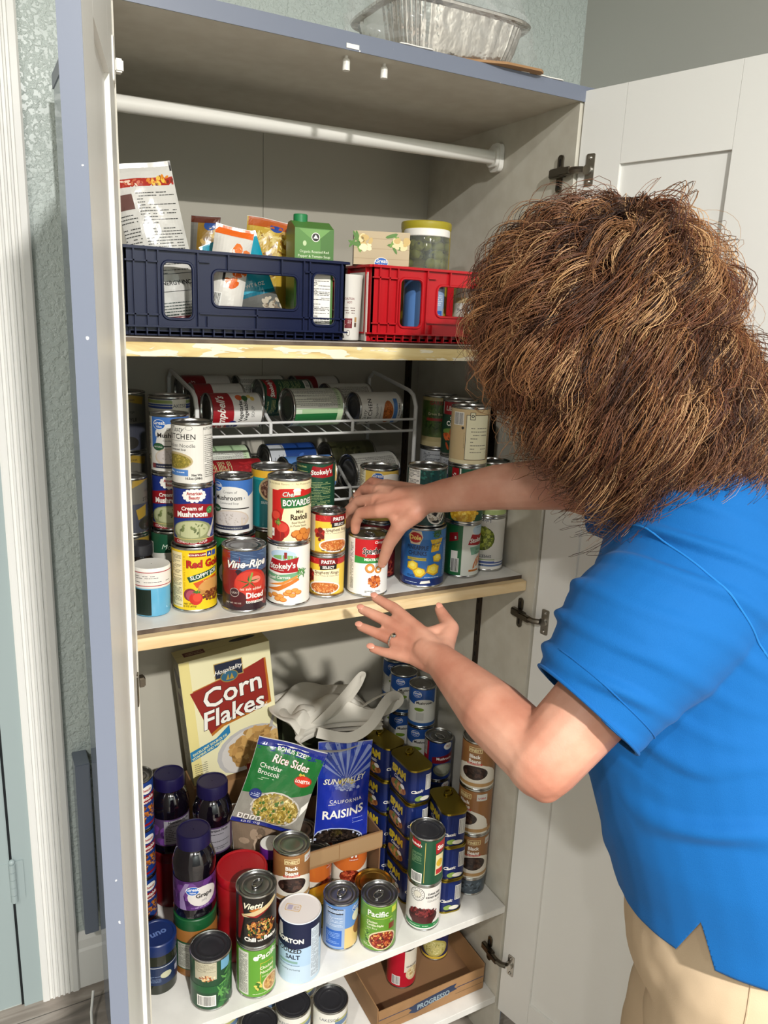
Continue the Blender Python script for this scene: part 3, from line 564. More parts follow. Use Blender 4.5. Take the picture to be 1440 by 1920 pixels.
@art
def darkred(A):
    A.bg('#e2ded8'); A.oval(-14,84,16,16,'#5a5a58'); A.oval(-14,84,14.6,14.6,'#e2ded8'); A.oval(-14,84,9,9,'#77756f'); A.oval(-14,84,8,8,'#d8d2c4')
    for i in range(16): A.oval(-14+12*math.cos(i*.3927),84+12*math.sin(i*.3927),1,1,'#4a4a48',0,6)
    A.text('DARK RED',24,84,6.4,BL,bold=.03); A.text('KIDNEY BEANS',22,76,6.4,BL,bold=.03,sx=.8); A.para(8,66,38,72,'#8a8a84',2.4); A.oval(0,32,33,19,'#3a1416'); A.blobs(0,42,31,10,110,2.8,['#5a1a1e','#7a2a2c','#3c1013','#8a3434'],asp=.6); A.poly([(-30,30),(30,30),(20,12),(-20,12)],'#4a1a1c'); A.rect(-44,4,44,14,'#1d7a3e'); A.para(-30,7,30,11,'#d0e4cc',3)
@art
def tuna(A): A.bg('#46525c'); A.blobs(0,16,30,10,30,4,['#5c6a76','#2c343c','#6a7884'])
@art
def pacn(A):
    A.bg('#5e9a31'); side_info(A,-48,-24,'#cfcfc2','#3c3c36'); A.oval(-10,86,5,5,WH); A.text('Pacific',14,84,18,WH,bold=.02,shear=.15,slope=.1); A.rect(-2,22,26,74,'#d0b23c'); A.rect(-1,23,25,73,'#5e9a31'); A.text('Chicken',12,60,9,'#efe9cc',bold=.02); A.text('Noodle',12,50,9,'#efe9cc',bold=.02); A.text('soup',8,42,7,'#dfe0b8'); A.oval(22,24,20,19,'#d8c49a'); A.oval(22,24,17,16,'#b98a52'); A.blobs(22,24,15,13,60,2.8,['#d8b06c','#9a6a34','#c8a060']); A.para(-16,5,14,9,'#d8e0b8',3); A.blobs(-4,24,7,9,18,3,['#3a6a20','#d8c860'])
@art
def vietti(A):
    A.bg('#17130f'); A.poly([(-40,10),(-38,A.h),(-30,A.h),(-24,62),(-34,10)],'#7a1418'); A.text('Vietti',-6,82,17,'#efe6cc',bold=.025,shear=.3,slope=.1); A.poly([(-14,78),(6,86),(0,72)],'#b86a24'); A.poly([(-30,66),(40,96),(44,90),(0,66),(-26,62)],'#cdb98a'); A.poly([(-30,66),(-4,67),(34,84),(0,63)],'#8c1a1a'); A.oval(10,38,34,25,'#2a241e'); A.oval(10,38,31,22,'#0f0d0a'); A.blobs(10,38,29,19,150,3.6,['#c07a34','#5a3018','#3c5a20','#d8a860','#8a3a1c','#201410']); A.text('Chili',-12,12,12,WH,bold=.04); A.text('with',7,12,6,WH,bold=.02); A.text('Beans',28,13,12,WH,bold=.04)
@art
def pacc(A):
    A.bg('#5f8f2c'); A.band(100,A.h,'#7fae48'); A.rect(28,84,42,98,'#c8d03c'); A.text('Pacific',-2,80,18,WH,bold=.02,slope=.0); A.rect(-28,75,30,76,'#b8c850'); A.text('Chicken',-14,64,7,'#e9e6c8',bold=.02); A.text('Tortilla-Style',-8,57,7,'#e9e6c8',bold=.02); A.text('with Rice',-14,50,6,'#e9e6c8'); A.text('12',28,66,6,WH); A.rect(22,48,36,62,'#7a3a24'); A.oval(10,24,31,23,'#d8c8a0'); A.oval(10,24,28,20,'#7a2418'); A.blobs(10,24,26,18,130,2.8,['#a8402c','#8a2a1c','#c8703c','#4a1810','#d8b060']); A.para(-32,6,-12,14,'#dfe6c0',3); A.blobs(-24,34,6,16,20,3,['#2f5a1c','#86b050'])
@art
def bluev(A):
    A.bg('#5b86c2'); A.rect(-44,2,2,A.h-6,'#8fa6c8'); A.rect(-42,4,0,A.h-10,'#8ea5c6'); A.para(-40,50,-2,98,'#dfe6ee',3.2,.4); A.rect(-36,92,-2,94.5,BL); A.rect(-36,82,-2,84.5,BL); A.rect(-40,6,-4,44,'#2c62b8'); A.para(-38,10,-8,40,'#9fc0ea',3.4,.4); brand_gv(A,30,88,12); A.oval(30,70,12,12,'#d8d2b8'); A.rect(2,0,60,48,'#d8b878'); A.oval(40,40,18,18,'#8a5a34')
@art
def gbeansd(A):
    A.bg('#1a4429'); A.rect(-34,64,8,104,'#b9b29a'); A.para(-32,80,6,102,'#6f6a58',2.6,.4); A.blobs(-10,68,14,6,50,2.4,['#c8703a','#e0c08a','#8a4a2a','#d8d0b0']); A.rect(-30,6,6,30,WH); A.bars(-28,8,4,28); A.band(36,50,'#17552b'); A.rect(16,80,36,104,'#6aa0bf'); A.poly([(8,0),(20,0),(44,80),(34,86)],'#2f6a34'); A.blobs(26,40,16,36,34,9,['#3f7a3a','#5c9a4c','#28562a'],asp=.18)
@art
def progr(A):
    A.bg('#b0182a'); A.rect(6,40,60,A.h,'#d8cfbe'); A.text('CHICKEN',26,52,7,'#3a2a24',bold=.03); A.bars(-22,6,-4,28); A.oval(28,34,18,18,'#d0bc94'); A.blobs(28,34,14,13,30,3,['#b8955c','#e0cfa4'])
@art
def chickn(A):
    A.bg('#20264e'); A.band(60,80,'#7d1824'); A.text('Chicken',0,72,11,'#e3d8b0',bold=.03,arc=1); A.text('Noodle',0,62,11,'#e3d8b0',bold=.03,arc=1); A.oval(0,30,34,24,'#a89c50'); A.oval(0,30,29,19,'#b8b070'); A.blobs(0,30,26,16,70,3,['#cdbf7a','#8f8a44','#d8cf98'],asp=.3); A.band(0,6,'#c8a83c'); A.oval(0,92,15,9,WH); A.text('Beauty',0,89,8,'#a31c22')
@art
def lakew(A):
    A.bg('#d9d7cd'); A.rect(-36,60,30,70,'#cbb98a'); A.rect(-2,72,60,90,'#5f7a9c'); A.rect(-2,84,60,90,'#a9a96a'); A.text('LAKESIDE',-14,86,10,'#2d3350'); A.text('MUSHROOMS',20,60,9,'#4a4a44'); A.text('Mixed Vegetables',-6,46,7,'#3a3f50'); A.oval(0,20,26,16,'#a8b060')
@art
def manwich(A):
    A.bg('#ddd5c6'); A.poly([(-60,A.h),(60,A.h),(60,62),(30,50),(0,46),(-60,58)],'#c4662a'); A.band(96,A.h,'#d8874c'); A.rect(2,74,22,104,'#b04a1c'); A.text('M',12,84,18,WH,bold=.05); A.text('ORIGINAL',12,76,4.6,WH); A.oval(4,34,24,18,'#6a2414'); A.blobs(4,34,22,16,60,4,['#a8402a','#7a2a18','#c8643c'])
@art
def campnood(A):
    A.bg('#d8d6d0'); A.band(60,A.h,'#8a161c'); A.text("Campbell's",0,74,18,WH,shear=.35,sx=.85); A.text('Chicken Noodle',0,34,9,'#8a161c',bold=.02)
@art
def saltart(A):
    A.bg('#a9c4dc'); A.band(0,40,'#b9cddd'); A.band(84,A.h,'#151c3c'); A.poly([(-60,84),(-10,78),(60,84),(60,90),(-60,90)],'#151c3c'); A.text('MORTON',-10,92,13.5,WH,bold=.04); A.poly([(-40,112),(-34,130),(-26,128),(-24,104),(-36,100)],'#c8c4bc'); A.text('IODIZED',-10,70,13,BL,bold=.03); A.text('SALT',-2,56,13,'#1d2438',bold=.03); A.rect(-32,46,8,51,'#7fa39a'); A.text('THIS SALT SUPPLIES IODIDE',-10,40,3.6,'#2a3a4a'); A.text('for cooking and baking',-10,30,5,'#2a3a4a',shear=.2); A.rect(34,8,56,120,'#c9d4de'); A.para(35,10,55,118,'#7a8894',2.6)
@art
def grape(A):
    A.bg('#4a2560'); A.blobs(0,A.h/2,100,A.h/2-4,70,9,['#5f3478','#3a1a50','#6b3f86'],asp=.8,ell=False); A.poly([(-34,0),(-20,0),(-26,30),(-14,58),(-22,58),(-34,34)],'#8a76a0'); A.oval(12,28,30,21,'#d3cdc8'); brand_gv(A,-8,42,13); A.text('Grape',14,26,13,BL,bold=.03); A.text('jelly',14,17,7,'#77707a'); A.rect(-12,3,34,7,'#6b3f86'); A.text('NET WT 30 OZ',10,3.5,4,'#cdbfd8')
@art
def grapeback(A):
    A.bg('#4a3558'); A.blobs(-30,A.h/2,26,A.h/2-4,16,9,['#5f3478','#3a1a50','#6b3f86'],asp=.8,ell=False); A.rect(-12,4,52,A.h-3,'#8d8a90'); A.text('Nutrition Facts',20,A.h-10,7.6,'#151318',bold=.03); A.para(-9,7,48,A.h-13,'#26242a',4.2,.45)
@art
def candleart(A): A.bg('#e2ddd6'); A.band(1,2.4,'#a8323a'); A.band(A.h-2.4,A.h-1,'#a8323a'); A.para(-34,5,34,A.h-5,'#55504e',3.4,.4)
@art
def pbart(A): A.bg('#1b4a2c'); A.rect(-40,2,-12,A.h-4,'#a9a89c'); A.para(-38,4,-14,A.h-6,'#55554c',2.6); A.oval(24,12,18,10,'#a4562c'); A.oval(14,18,14,8,'#b86a3a')
@art
def jarblue(A): A.bg('#16284a'); A.band(A.h-4,A.h-2.6,'#b9bcc0'); A.oval(2,20,11,7,'#b8b89a'); A.rect(22,14,32,26,'#aab'); A.para(-30,6,-8,22,'#6a7a9a',3)
# ---------------- cans ----------------
_m={}
def cached(key,fn):
    if key not in _m: _m[key]=fn()
    return _m[key]
def grab(o):
    me=o.data; bpy.data.objects.remove(o); return me
def can_body(r,h):
    def f():
        bm=bmesh.new(); lathe(bm,[(r-.004,.002),(r-.0035,0),(r-.0005,.0003),(r,.0012),(r,.0028),(r-.001,.0042),(r-.0012,.006),(r-.0012,h-.006),(r-.001,h-.0042),(r,h-.0028),(r,h-.0008),(r-.0005,h),(r-.0018,h),(r-.0026,h-.0012),(r-.003,h-.0045)],44,close_bot=True)
        return grab(bm_obj('body',bm,TIN,None,True))
    return cached(('b',r,h),f)
def can_lid(r,kind):
    def f():
        bm=bmesh.new(); R=r-.003
        lathe(bm,[(R,0),(R-.003,.0002),(R-.0045,.0012),(R-.006,.0002),(R-.010,.0002),(R-.0112,.0009),(R-.0124,.0002),(R-.02,.0002),(.0004,.0002)],40,close_top=True)
        M={'gold':GOLD,'dark':BLACKLID}.get(kind,TIN_D); return grab(bm_obj('lid',bm,M,None,True))
    return cached(('l',r,kind),f)
def tab_mesh(kind):
    def f():
        bm=bmesh.new(); P=[(.0075*math.cos(a),-.004+.0135*math.sin(a)*(1 if math.sin(a)>0 else .9),.0016+.0006*math.sin(a)) for a in [2*PI*i/20 for i in range(20)]]
        tube(bm,P,.0013,6,True); tube(bm,[(-.006,.002,.0017),(.006,.002,.0017)],.0012,6); bmesh.ops.create_cone(bm,cap_ends=True,segments=12,radius1=.0035,radius2=.003,depth=.0022,matrix=Matrix.Translation((0,.0065,.0012)))
        return grab(bm_obj('tab',bm,GOLD if kind=='gold' else TIN,None,True))
    return cached(('t',kind),f)
def label_mesh(kind,r,h,seed=0):
    def f():
        A=Art(2*PI*(r+.0002)*1000,h*1000-9,seed=len(_m)+3); ART[kind](A)
        # keep the print inside the sheet
        hw=A.w/2-.5
        A.P=[([(max(-hw-.5,min(hw+.5,x)),max(0,min(A.h,y))) for x,y in V],Fc,c,k) for V,Fc,c,k in A.P]
        o=A.build('label',wrap(r-.0008),P_PAPER,None,eps=.022); me=o.data
        for v in me.vertices: v.co.z+=.0045
        bpy.data.objects.remove(o); return me
    return cached(('a',kind,r,h),f)
NAMES={}
def can(kind,name,label,cat,x,y,z,rz,r=.0376,h=.112,tab=True,lid='tin',up=False,group=None,tilt=None,taprot=0):
    t=thing(name,label,cat,(x,y,z),math.radians(rz),group)
    if up: pass
    b=mesh_obj('can_body',can_body(r,h),t); l=mesh_obj('label',label_mesh(kind,r,h),t); L=mesh_obj('lid',can_lid(r,lid),t); L.location=(0,0,h-.0045)
    if tab: k=mesh_obj('pull_tab',tab_mesh(lid),t); k.location=(0,0,h-.004); k.rotation_euler=(0,0,taprot)
    if tilt is not None: t.matrix_world=tilt
    return t
A_=can
SZ={'s':(.0333,.1016),'c':(.0376,.112),'t':(.0365,.110),'n':(.0425,.116),'p':(.0325,.078),'q':(.0385,.110)}
def stack(x,y,z,items):
    for it in items:
        kind,name,label,rz,sz=it[:5]; o=it[5] if len(it)>5 else {}
        r,h=SZ[sz] if isinstance(sz,str) else sz
        cat='can'; can(kind,name,label,cat,x+o.get('dx',0),y+o.get('dy',0),z,rz,r,h,o.get('tab',True),o.get('lid','tin'),group=o.get('g'),taprot=o.get('tr',.5)); z+=h+.0004
NT={'tab':False}
# middle shelf, front row
stack(.1177,.1158,Z2,[('redgold','sauce_can','yellow sloppy joe sauce can with a burger picture beside the small jar',7,'c'),('beauty','soup_can','blue and red cream of mushroom soup can standing on the yellow sauce can',-14,'s',NT),('kitchen','soup_can','white chicken noodle soup can on top of the stack over the yellow sauce can',-30,'s',NT)])
stack(.1941,.0828,Z2,[('vineripe','tomato_can','dark red diced tomatoes can with a large tomato on its label',-9,'c',NT)])
stack(.2743,.0824,Z2,[('carrots','vegetable_can','white sliced carrots can with red banner under the ravioli can',-38,'c'),('chef','ravioli_can','red and cream mini ravioli can standing on the white carrots can',-18,'c')])
stack(.3512,.0911,Z2,[('pasta','pasta_can','small red and yellow spaghetti rings can, lower of two',-42,'p'),('pasta','pasta_can','small red and yellow spaghetti rings can, upper of two with pull tab showing',-8,'p')])
stack(.4252,.073,Z2,[('spag','pasta_can','white, red and green pasta can gripped by the person\'s right hand',-27,'c')])
stack(.484,.152,Z2,[('zero','bean_can','dark red can half hidden behind the gripped pasta can',-22,'c',NT),('gvyellow','vegetable_can','yellow and white can behind the person\'s right hand',-26,(.0376,.104),NT)])
stack(.5475,.0813,Z2,[('pine','pineapple_can','wide blue pineapple chunks can at the shelf front',-30,'n'),('kidney','bean_can','dark green bean can standing on the blue pineapple can',-33,'c',NT)])
stack(.648,.0985,Z2,[('stoke','vegetable_can','white and green vegetable can with a red banner right of the pineapple can',-14,'t'),('corn','corn_can','dark green corn can in the middle of its stack above the forearm',-34,'c',NT),('beige','vegetable_can','beige can with barcode and cream text panel, topmost right of the rack',-40,'c',NT)])
stack(.7195,.112,Z2,[('peas','pea_can','white sweet peas can standing upside down at the right end of the shelf',-50,(.0345,.113),NT),('lightgreen','vegetable_can','pale green can with a facts panel above the forearm, on the pea can',-34,(.0345,.110),NT)])
# middle shelf, behind
stack(.1061,.2217,Z2,[('potatoes','potato_can','white and green sliced potatoes can low behind the yellow sauce can',-12,'c',NT),('beauty','soup_can','blue and red cream of mushroom soup can behind and left of its twin',-16,'s',NT),('mush','soup_can','blue and white mushroom soup can behind the white chicken noodle can',-14,'s')])
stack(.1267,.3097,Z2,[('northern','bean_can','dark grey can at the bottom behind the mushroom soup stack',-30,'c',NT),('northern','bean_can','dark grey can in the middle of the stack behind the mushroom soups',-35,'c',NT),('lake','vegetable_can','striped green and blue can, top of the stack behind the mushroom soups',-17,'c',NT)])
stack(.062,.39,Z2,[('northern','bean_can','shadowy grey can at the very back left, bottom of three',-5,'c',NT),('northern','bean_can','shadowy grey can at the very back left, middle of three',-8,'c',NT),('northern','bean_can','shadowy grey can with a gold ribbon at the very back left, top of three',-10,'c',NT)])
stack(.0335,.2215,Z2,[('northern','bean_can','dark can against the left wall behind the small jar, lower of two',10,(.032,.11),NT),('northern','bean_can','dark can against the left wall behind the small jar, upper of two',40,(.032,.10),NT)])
stack(.201,.1598,Z2,[('tomgreen','tomato_can','green and red can hidden behind the diced tomatoes can',-20,'c',NT),('mush','soup_can','blue and white mushroom soup can right of the two-storey soup stack',-44,'s')])
stack(.2762,.1735,Z2,[('darkgreen','bean_can','olive can behind the carrots can',-20,'c',NT),('tealbean','bean_can','teal and yellow upside-down baked beans can behind the ravioli can',-12,'c',NT)])
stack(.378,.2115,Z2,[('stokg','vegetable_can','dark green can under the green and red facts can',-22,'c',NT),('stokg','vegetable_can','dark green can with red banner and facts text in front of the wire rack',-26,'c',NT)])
stack(.692,.28,Z2,[('bluecan','fish_can','blue can at the bottom of the stack behind the rack post',-30,'c',NT),('bluecan','fish_can','blue can in the middle of the stack behind the rack post',-36,'c',NT),('garden','bean_can','tan green beans can on top of the stack behind the rack post',-46,'c',NT)])
stack(.684,.188,Z2,[('kidney','bean_can','dark teal can low behind the white and green vegetable can',-36,(.0368,.112),NT),('bluecan','fish_can','blue can behind the corn can',-36,(.0368,.112),NT),('libcarrot','carrot_can','dark green sliced carrots can left of the beige can',-44,(.0368,.112),NT)])
# small jars at the left end
t=thing('candle_jar','small jar with white printed lid and pale blue contents, left end of middle shelf','jar',(.0461,.1114,Z2),math.radians(-11))
bm=bmesh.new(); lathe(bm,[(.024,.0),(.028,.002),(.029,.006),(.029,.05),(.027,.054)],36,close_bot=True,close_top=True); bm_obj('jar_glass',bm,mat('pale_blue_wax','#5fa6c8',.12,spec=.7),t,True)
bm=bmesh.new(); lathe(bm,[(.0295,.05),(.0302,.051),(.0302,.082),(.029,.084),(.026,.0835),(.001,.0835)],36); bm_obj('jar_lid',bm,WHITE_P,t,True)
A=Art(2*PI*30.4,26,5); candleart(A); o=A.build('lid_label',wrap(.0304),P_PAPER,t,eps=.02); o.location.z=.053
A=Art(2*PI*29.2,44,5); A.rect(-42,0,-2,44,'#16261f'); o=A.build('jar_label',wrap(.0292),P_PAPER,t,eps=.02); o.location.z=.004
t=thing('sauce_jar','dark glass jar with black lid behind the small white-lidded jar','jar',(.0385,.164,Z2))
bm=bmesh.new(); lathe(bm,[(.02,0),(.023,.003),(.023,.075),(.019,.085),(.019,.09)],30,close_bot=True,close_top=True); bm_obj('jar_glass',bm,mat('black_glass','#120d0c',.12,spec=.7),t,True)
bm=bmesh.new(); lathe(bm,[(.0205,.086),(.021,.087),(.021,.104),(.02,.105),(.001,.105)],30); bm_obj('jar_lid',bm,BLACKLID,t,True)
# wire rack with cans lying on their sides
RX0,RX1,RY0,RY1=.165,.622,.262,.478
t=thing('wire_rack','white two-tier wire can rack on the middle shelf','rack',((RX0+RX1)/2,.37,Z2)); tx,ty=(RX0+RX1)/2,.37
ZL,ZU=.128,.264
def wire(nm,pts,r,n=8):
    bm=bmesh.new(); tube(bm,[(x-tx,y-ty,z) for x,y,z in pts],r,n); return bm_obj(nm,bm,WIRE,t,True)
for x in (RX0,RX1):
    P=[(x,RY0,0)]+[(x,RY0,ZU+.05)]+[(x,RY0+.012,ZU+.072),(x,RY0+.03,ZU+.08)]+[(x,RY1-.02,ZU+.105),(x,RY1,ZU+.09),(x,RY1,0)]; wire('side_frame',P,.0042)
for zt,nm in ((ZL,'lower_tier'),(ZU,'upper_tier')):
    fr=wire('front_rail',[(RX0,RY0,zt),(RX1,RY0,zt)],.0028); wire('front_rail',[(RX0,RY0-.002,zt+.024),(RX1,RY0-.002,zt+.024)],.0024); wire('rear_rail',[(RX0,RY1-.004,zt+.03),(RX1,RY1-.004,zt+.03)],.0028)
    bm=bmesh.new(); x=RX0+.02
    while x<RX1: tube(bm,[(x-tx,RY0-ty,zt),(x-tx,RY1-.004-ty,zt+.03)],.0014,6); x+=.034
    bm_obj('tier_wires',bm,WIRE,t,True)
    for x in (.3045,.4765):
        wire('divider',[(x,RY0-.002,zt+.002),(x,RY0-.002,zt+.024),(x,RY0+.015,zt+.03),(x,RY0+.06,zt+.055)],.0034)
def lie(kind,name,label,xc,y,zt,r,h,roll,yaw=0,flip=False,lid='tin'):
    z=Z2+zt+.03*(y-RY0)/(RY1-RY0)+.0045+r
    M=Matrix.Translation((xc,y,z))@Matrix.Rotation(math.radians(yaw),4,'Z')@Matrix.Rotation(PI/2 if flip else -PI/2,4,'Y')@Matrix.Rotation(math.radians(roll),4,'Z')@Matrix.Translation((0,0,-h/2))
    o=can(kind,name,label,'can',0,0,0,0,r,h,False,lid,tilt=M,group='cans lying on the wire rack')
    return o
c_=.0376; cs=.0333
# flip=True puts the can bottom to the right, label text reading upwards
def rackrow(y,zt,row,where):
    for kind,name,lb,xc,r,h,roll,yaw in row: lie(kind,name,lb,xc,y,zt,r,h,roll,yaw)
rackrow(RY0+.040,ZU,[('campbell','soup_can','red and white vegetable soup can lying at the front left of the upper rack tier',.242,.0335,.104,-6,3),('greenfacts','vegetable_can','green can with a black-on-white facts panel lying at the front middle of the upper tier',.405,.0376,.112,2,4),('vegkitchen','soup_can','white vegetable soup can lying at the front right of the upper rack tier',.545,.0335,.104,-2,4)],'u')
rackrow(RY0+.116,ZU,[('campnood','soup_can','red and white soup can lying second row left of the upper tier',.232,.0335,.104,-30,2),('stokg','vegetable_can','green and white can lying in the second row middle of the upper tier',.372,.0376,.112,20,2),('whitefacts','soup_can','white can lying in the second row right of the upper tier',.515,.0335,.104,-10,4)],'u')
rackrow(RY0+.187,ZU,[('camptom','soup_can','dark red soup can lying at the back left of the upper tier',.228,.0335,.104,-10,2),('whitefacts','soup_can','white can lying at the back middle of the upper tier',.345,.0335,.104,-10,2),('camptom','soup_can','dark red soup can lying at the back right of the upper tier',.47,.0335,.104,-10,2)],'u')
rackrow(RY0+.042,ZL,[('tomgreen','tomato_can','green and red diced tomatoes can lying at the front left of the lower tier',.243,.0376,.112,-4,3),('bluev','vegetable_can','blue and white can lying at the front middle of the lower tier',.398,.0376,.108,-20,2),('whitefacts','vegetable_can','white facts-panel can lying at the front right of the lower tier',.54,.0376,.112,0,8)],'l')
rackrow(RY0+.128,ZL,[('greenfacts','tomato_can','green can with black strip lying behind the diced tomatoes can',.243,.0376,.112,-30,3),('bluecan','fish_can','dark blue can lying in the second row of the lower tier',.39,.0376,.112,-15,3),('darkgreen','bean_can','olive green beans can lying at the back right of the lower tier',.528,.0376,.112,-10,3)],'l')
# lower shelf
stack(.2011,.0373,Z3,[('pacn','soup_can','light green chicken noodle soup can under the black chili can',-4,'c'),('vietti','chili_can','black chili with beans can standing on the light green soup can',-18,(.0378,.112),{'tr':2.6})])
stack(.1179,.0491,Z3,[('gbeansd','bean_can','dark green beans can with dark lid at the front left of the lower shelf',-12,'q',{'tab':False,'lid':'dark'})])
stack(.3921,.0699,Z3,[('bluev','bean_can','blue can with white text panel between the salt and the green chili can',-14,'t',{'tr':2.4})])
stack(.4615,.0345,Z3,[('pacc','soup_can','green tortilla-style soup can with a bowl of red soup on its label',-28,(.038,.112),{'tr':-.6,'lid':'tin'})])
stack(.5730,.0415,Z3,[('darkred','bean_can','white dark red kidney beans can at the front right of the lower shelf',-32,'t',NT),('stokkid','bean_can','dark green can with barcode standing on the white kidney beans can',-34,'c',{'tab':False,'lid':'dark'})])
stack(.7215,.0855,Z3,[('tuna','tuna_can','flat grey tuna can at the bottom of the stack by the right wall',-30,(.036,.042),NT),('blackbeans','bean_can','brown black beans can standing on the flat tuna can',-30,'c',NT),('blackbeans','bean_can','brown black beans can, second above the tuna can, turned away',-75,'c',NT),('blackbeans','bean_can','brown black beans can on top of the stack by the right wall',-50,'c',NT)])
stack(.3014,.1156,Z3,[('manwich','bean_can','can hidden under the black beans can behind the salt',-20,'c',NT),('blackbeans','bean_can','brown black beans can behind the round salt box',-22,'c',NT)])
for i,(x,y) in enumerate(((.715,.452),(.694,.374),(.704,.2995))):
    pos=['rearmost','middle','frontmost'][i]
    stack(x,y,Z3,[('mushg' if k%2 or k==2 else 'bluecan','soup_can',f'blue and white soup can, {["bottom","second","third","top"][k]} in the {pos} stack by the right wall',-30+[-4,0,-10][i],'s',NT) for k in range(4)])
stack(.711,.2285,Z3,[('redm','soup_can',f'red and blue mushroom soup can, {["bottom","middle","top"][k]} of three before the blue and white stacks',-42,'s',{'tab':k==2,'tr':1.}) for k in range(3)])
stack(.0395,.30,Z3,[('soupveg','soup_can',f'blue and red vegetable soup can, {["bottom","middle","top"][k]} of three beside the left door',20,(.0333,.112),NT) for k in range(3)])
# salt
t=thing('salt_box','round blue and white iodized salt box at the front of the lower shelf','salt',(.2888,.0367,Z3),math.radians(-38)); r=.0412; h=.137
bm=bmesh.new(); lathe(bm,[(r-.001,0),(r,.001),(r,h-.001),(r-.001,h)],48,close_bot=True); bm_obj('tube_body',bm,mat('pale_card','#cfd6dc',.5),t,True)
bm=bmesh.new(); lathe(bm,[(r-.001,h),(r-.0022,h),(r-.003,h-.0015),(.001,h-.0015)],48); bm_obj('box_lid',bm,mat('white_card_lid','#d6cfcb',.6),t,True)
A=Art(2*PI*(r+.0002)*1000,135,8); saltart(A); hw=A.w/2; A.P=[([(max(-hw,min(hw,x)),max(0,min(135,y))) for x,y in V],Fc,c,k) for V,Fc,c,k in A.P]; o=A.build('label',wrap(r+.0002),P_CARD,t,eps=.02); o.location.z=.001
A=Art(40,40,2); A.poly([(-13,-9),(13,-9),(15,-6),(15,6),(13,9),(-13,9),(-15,6),(-15,-6)],'#c8a04a'); A.poly([(-12,-8),(12,-8),(14,-5),(14,5),(12,8),(-12,8),(-14,5),(-14,-5)],'#cfc3bd'); A.poly([(-10,-6),(-1,-6),(-1,6),(-10,6)],'#a79fb2'); A.para(2,-6,12,6,'#a8843a',2)
A.build('spout_sticker',lambda u,v,w:((u-14)/1000,(v-0)/1000,h-.0014+w/1000),P_CARD,t,su=None,eps=.02)
# luncheon meat tins
def loaf_tin():
    def body():
        bm=bmesh.new(); prism(bm,rrect(.055,.094,.016,5),.001,.081); return grab(bm_obj('t',bm,mat('loaf_tin_side','#141f4c',.3),None,True))
    return cached(('loaf',),body)
def spamart():
    me=cached(('spamart',),_spam); return me
def _spam():
    P=rrect(.0554,.0944,.016,6); n=len(P); k=max(range(n),key=lambda i:(-P[i][1],-abs(P[i][0]+.0117)))
    # walk the outline; u=0 at the middle of the front (short) face
    st=[(0.0,-.0472)]+[p for p in P if p[1]<0 and p[0]>0 ][::1]
    right=sorted([p for p in P if p[0]>0],key=lambda p:math.atan2(p[1],p[0])); left=sorted([p for p in P if p[0]<0],key=lambda p:-math.atan2(p[1],-p[0])) if False else [(-x,y) for x,y in right]
    path=[(0,-.0472)]+right+[(0,.0472)]
    L=[0]
    for a,b in zip(path,path[1:]): L.append(L[-1]+math.hypot(b[0]-a[0],b[1]-a[1])*1000)
    T=L[-1]
    def mp(u,v,w):
        s=1 if u>=0 else -1; q=min(abs(u),T-1e-6)
        for i in range(len(L)-1):
            if L[i]<=q<=L[i+1]:
                t=(q-L[i])/max(L[i+1]-L[i],1e-9); x=path[i][0]+t*(path[i+1][0]-path[i][0]); y=path[i][1]+t*(path[i+1][1]-path[i][1]); dx,dy=path[i+1][0]-path[i][0],path[i+1][1]-path[i][1]; l=math.hypot(dx,dy)or 1; nx,ny=dy/l,-dx/l
                return (s*(x+nx*w/1000),y+ny*w/1000,v/1000)
        return (0,.0472,v/1000)
    A=Art(2*T,70,4); A.bg('#16255c'); A.band(0,3,'#0e1738')
    for k in range(9): A.rect(-9+k*2.4,24,-8+k*2.4,66,'#24387c')
    for s_ in (-1,1):
        cx=s_*72; A.text('SPAM',cx,42,23,'#dcc034',bold=.07,sx=.95); A.text('Classic',cx,30,12,WH,bold=.02,shear=.3); A.oval(cx,14,30,13,'#a8703c'); A.blobs(cx,14,24,9,20,6,['#c88a58','#8a4e2c','#6a8a3c']); A.oval(cx+16,22,8,5,WH)
    A.text('Classic',-12,22,10,WH,bold=.03,shear=.3); A.oval(-8,8,10,6,'#86a050'); A.oval(6,6,12,5,'#dcd8c8'); A.bars(8,26,22,60)
    o=A.build('label',mp,P_TIN,None,su=3,eps=.02); me=o.data
    for v in me.vertices: v.co.z+=.0055
    bpy.data.objects.remove(o); return me
def tin_lid():
    def f():
        bm=bmesh.new(); prism(bm,rrect(.0585,.0975,.0175,5),.0775,.0815)
        return grab(bm_obj('t',bm,GOLD,None,True))
    return cached(('tinlid',),f)
def tin_rim():
    def f():
        bm=bmesh.new(); prism(bm,rrect(.0585,.0975,.0175,5),-.0,.0035); return grab(bm_obj('t',bm,GOLD,None,True))
    return cached(('tinrim',),f)
def loaf(x,y,z,rz,label,tab):
    t=thing('meat_tin',label,'tin',(x,y,z),math.radians(rz),'stacked luncheon meat tins'); mesh_obj('tin_body',loaf_tin(),t); mesh_obj('label',spamart(),t); mesh_obj('lid',tin_lid(),t); mesh_obj('bottom_rim',tin_rim(),t)
    if tab: k=mesh_obj('pull_tab',tab_mesh('gold'),t); k.location=(.008,-.022 if rz<-12 else .022,.0818); k.rotation_euler=(0,0,2.2)
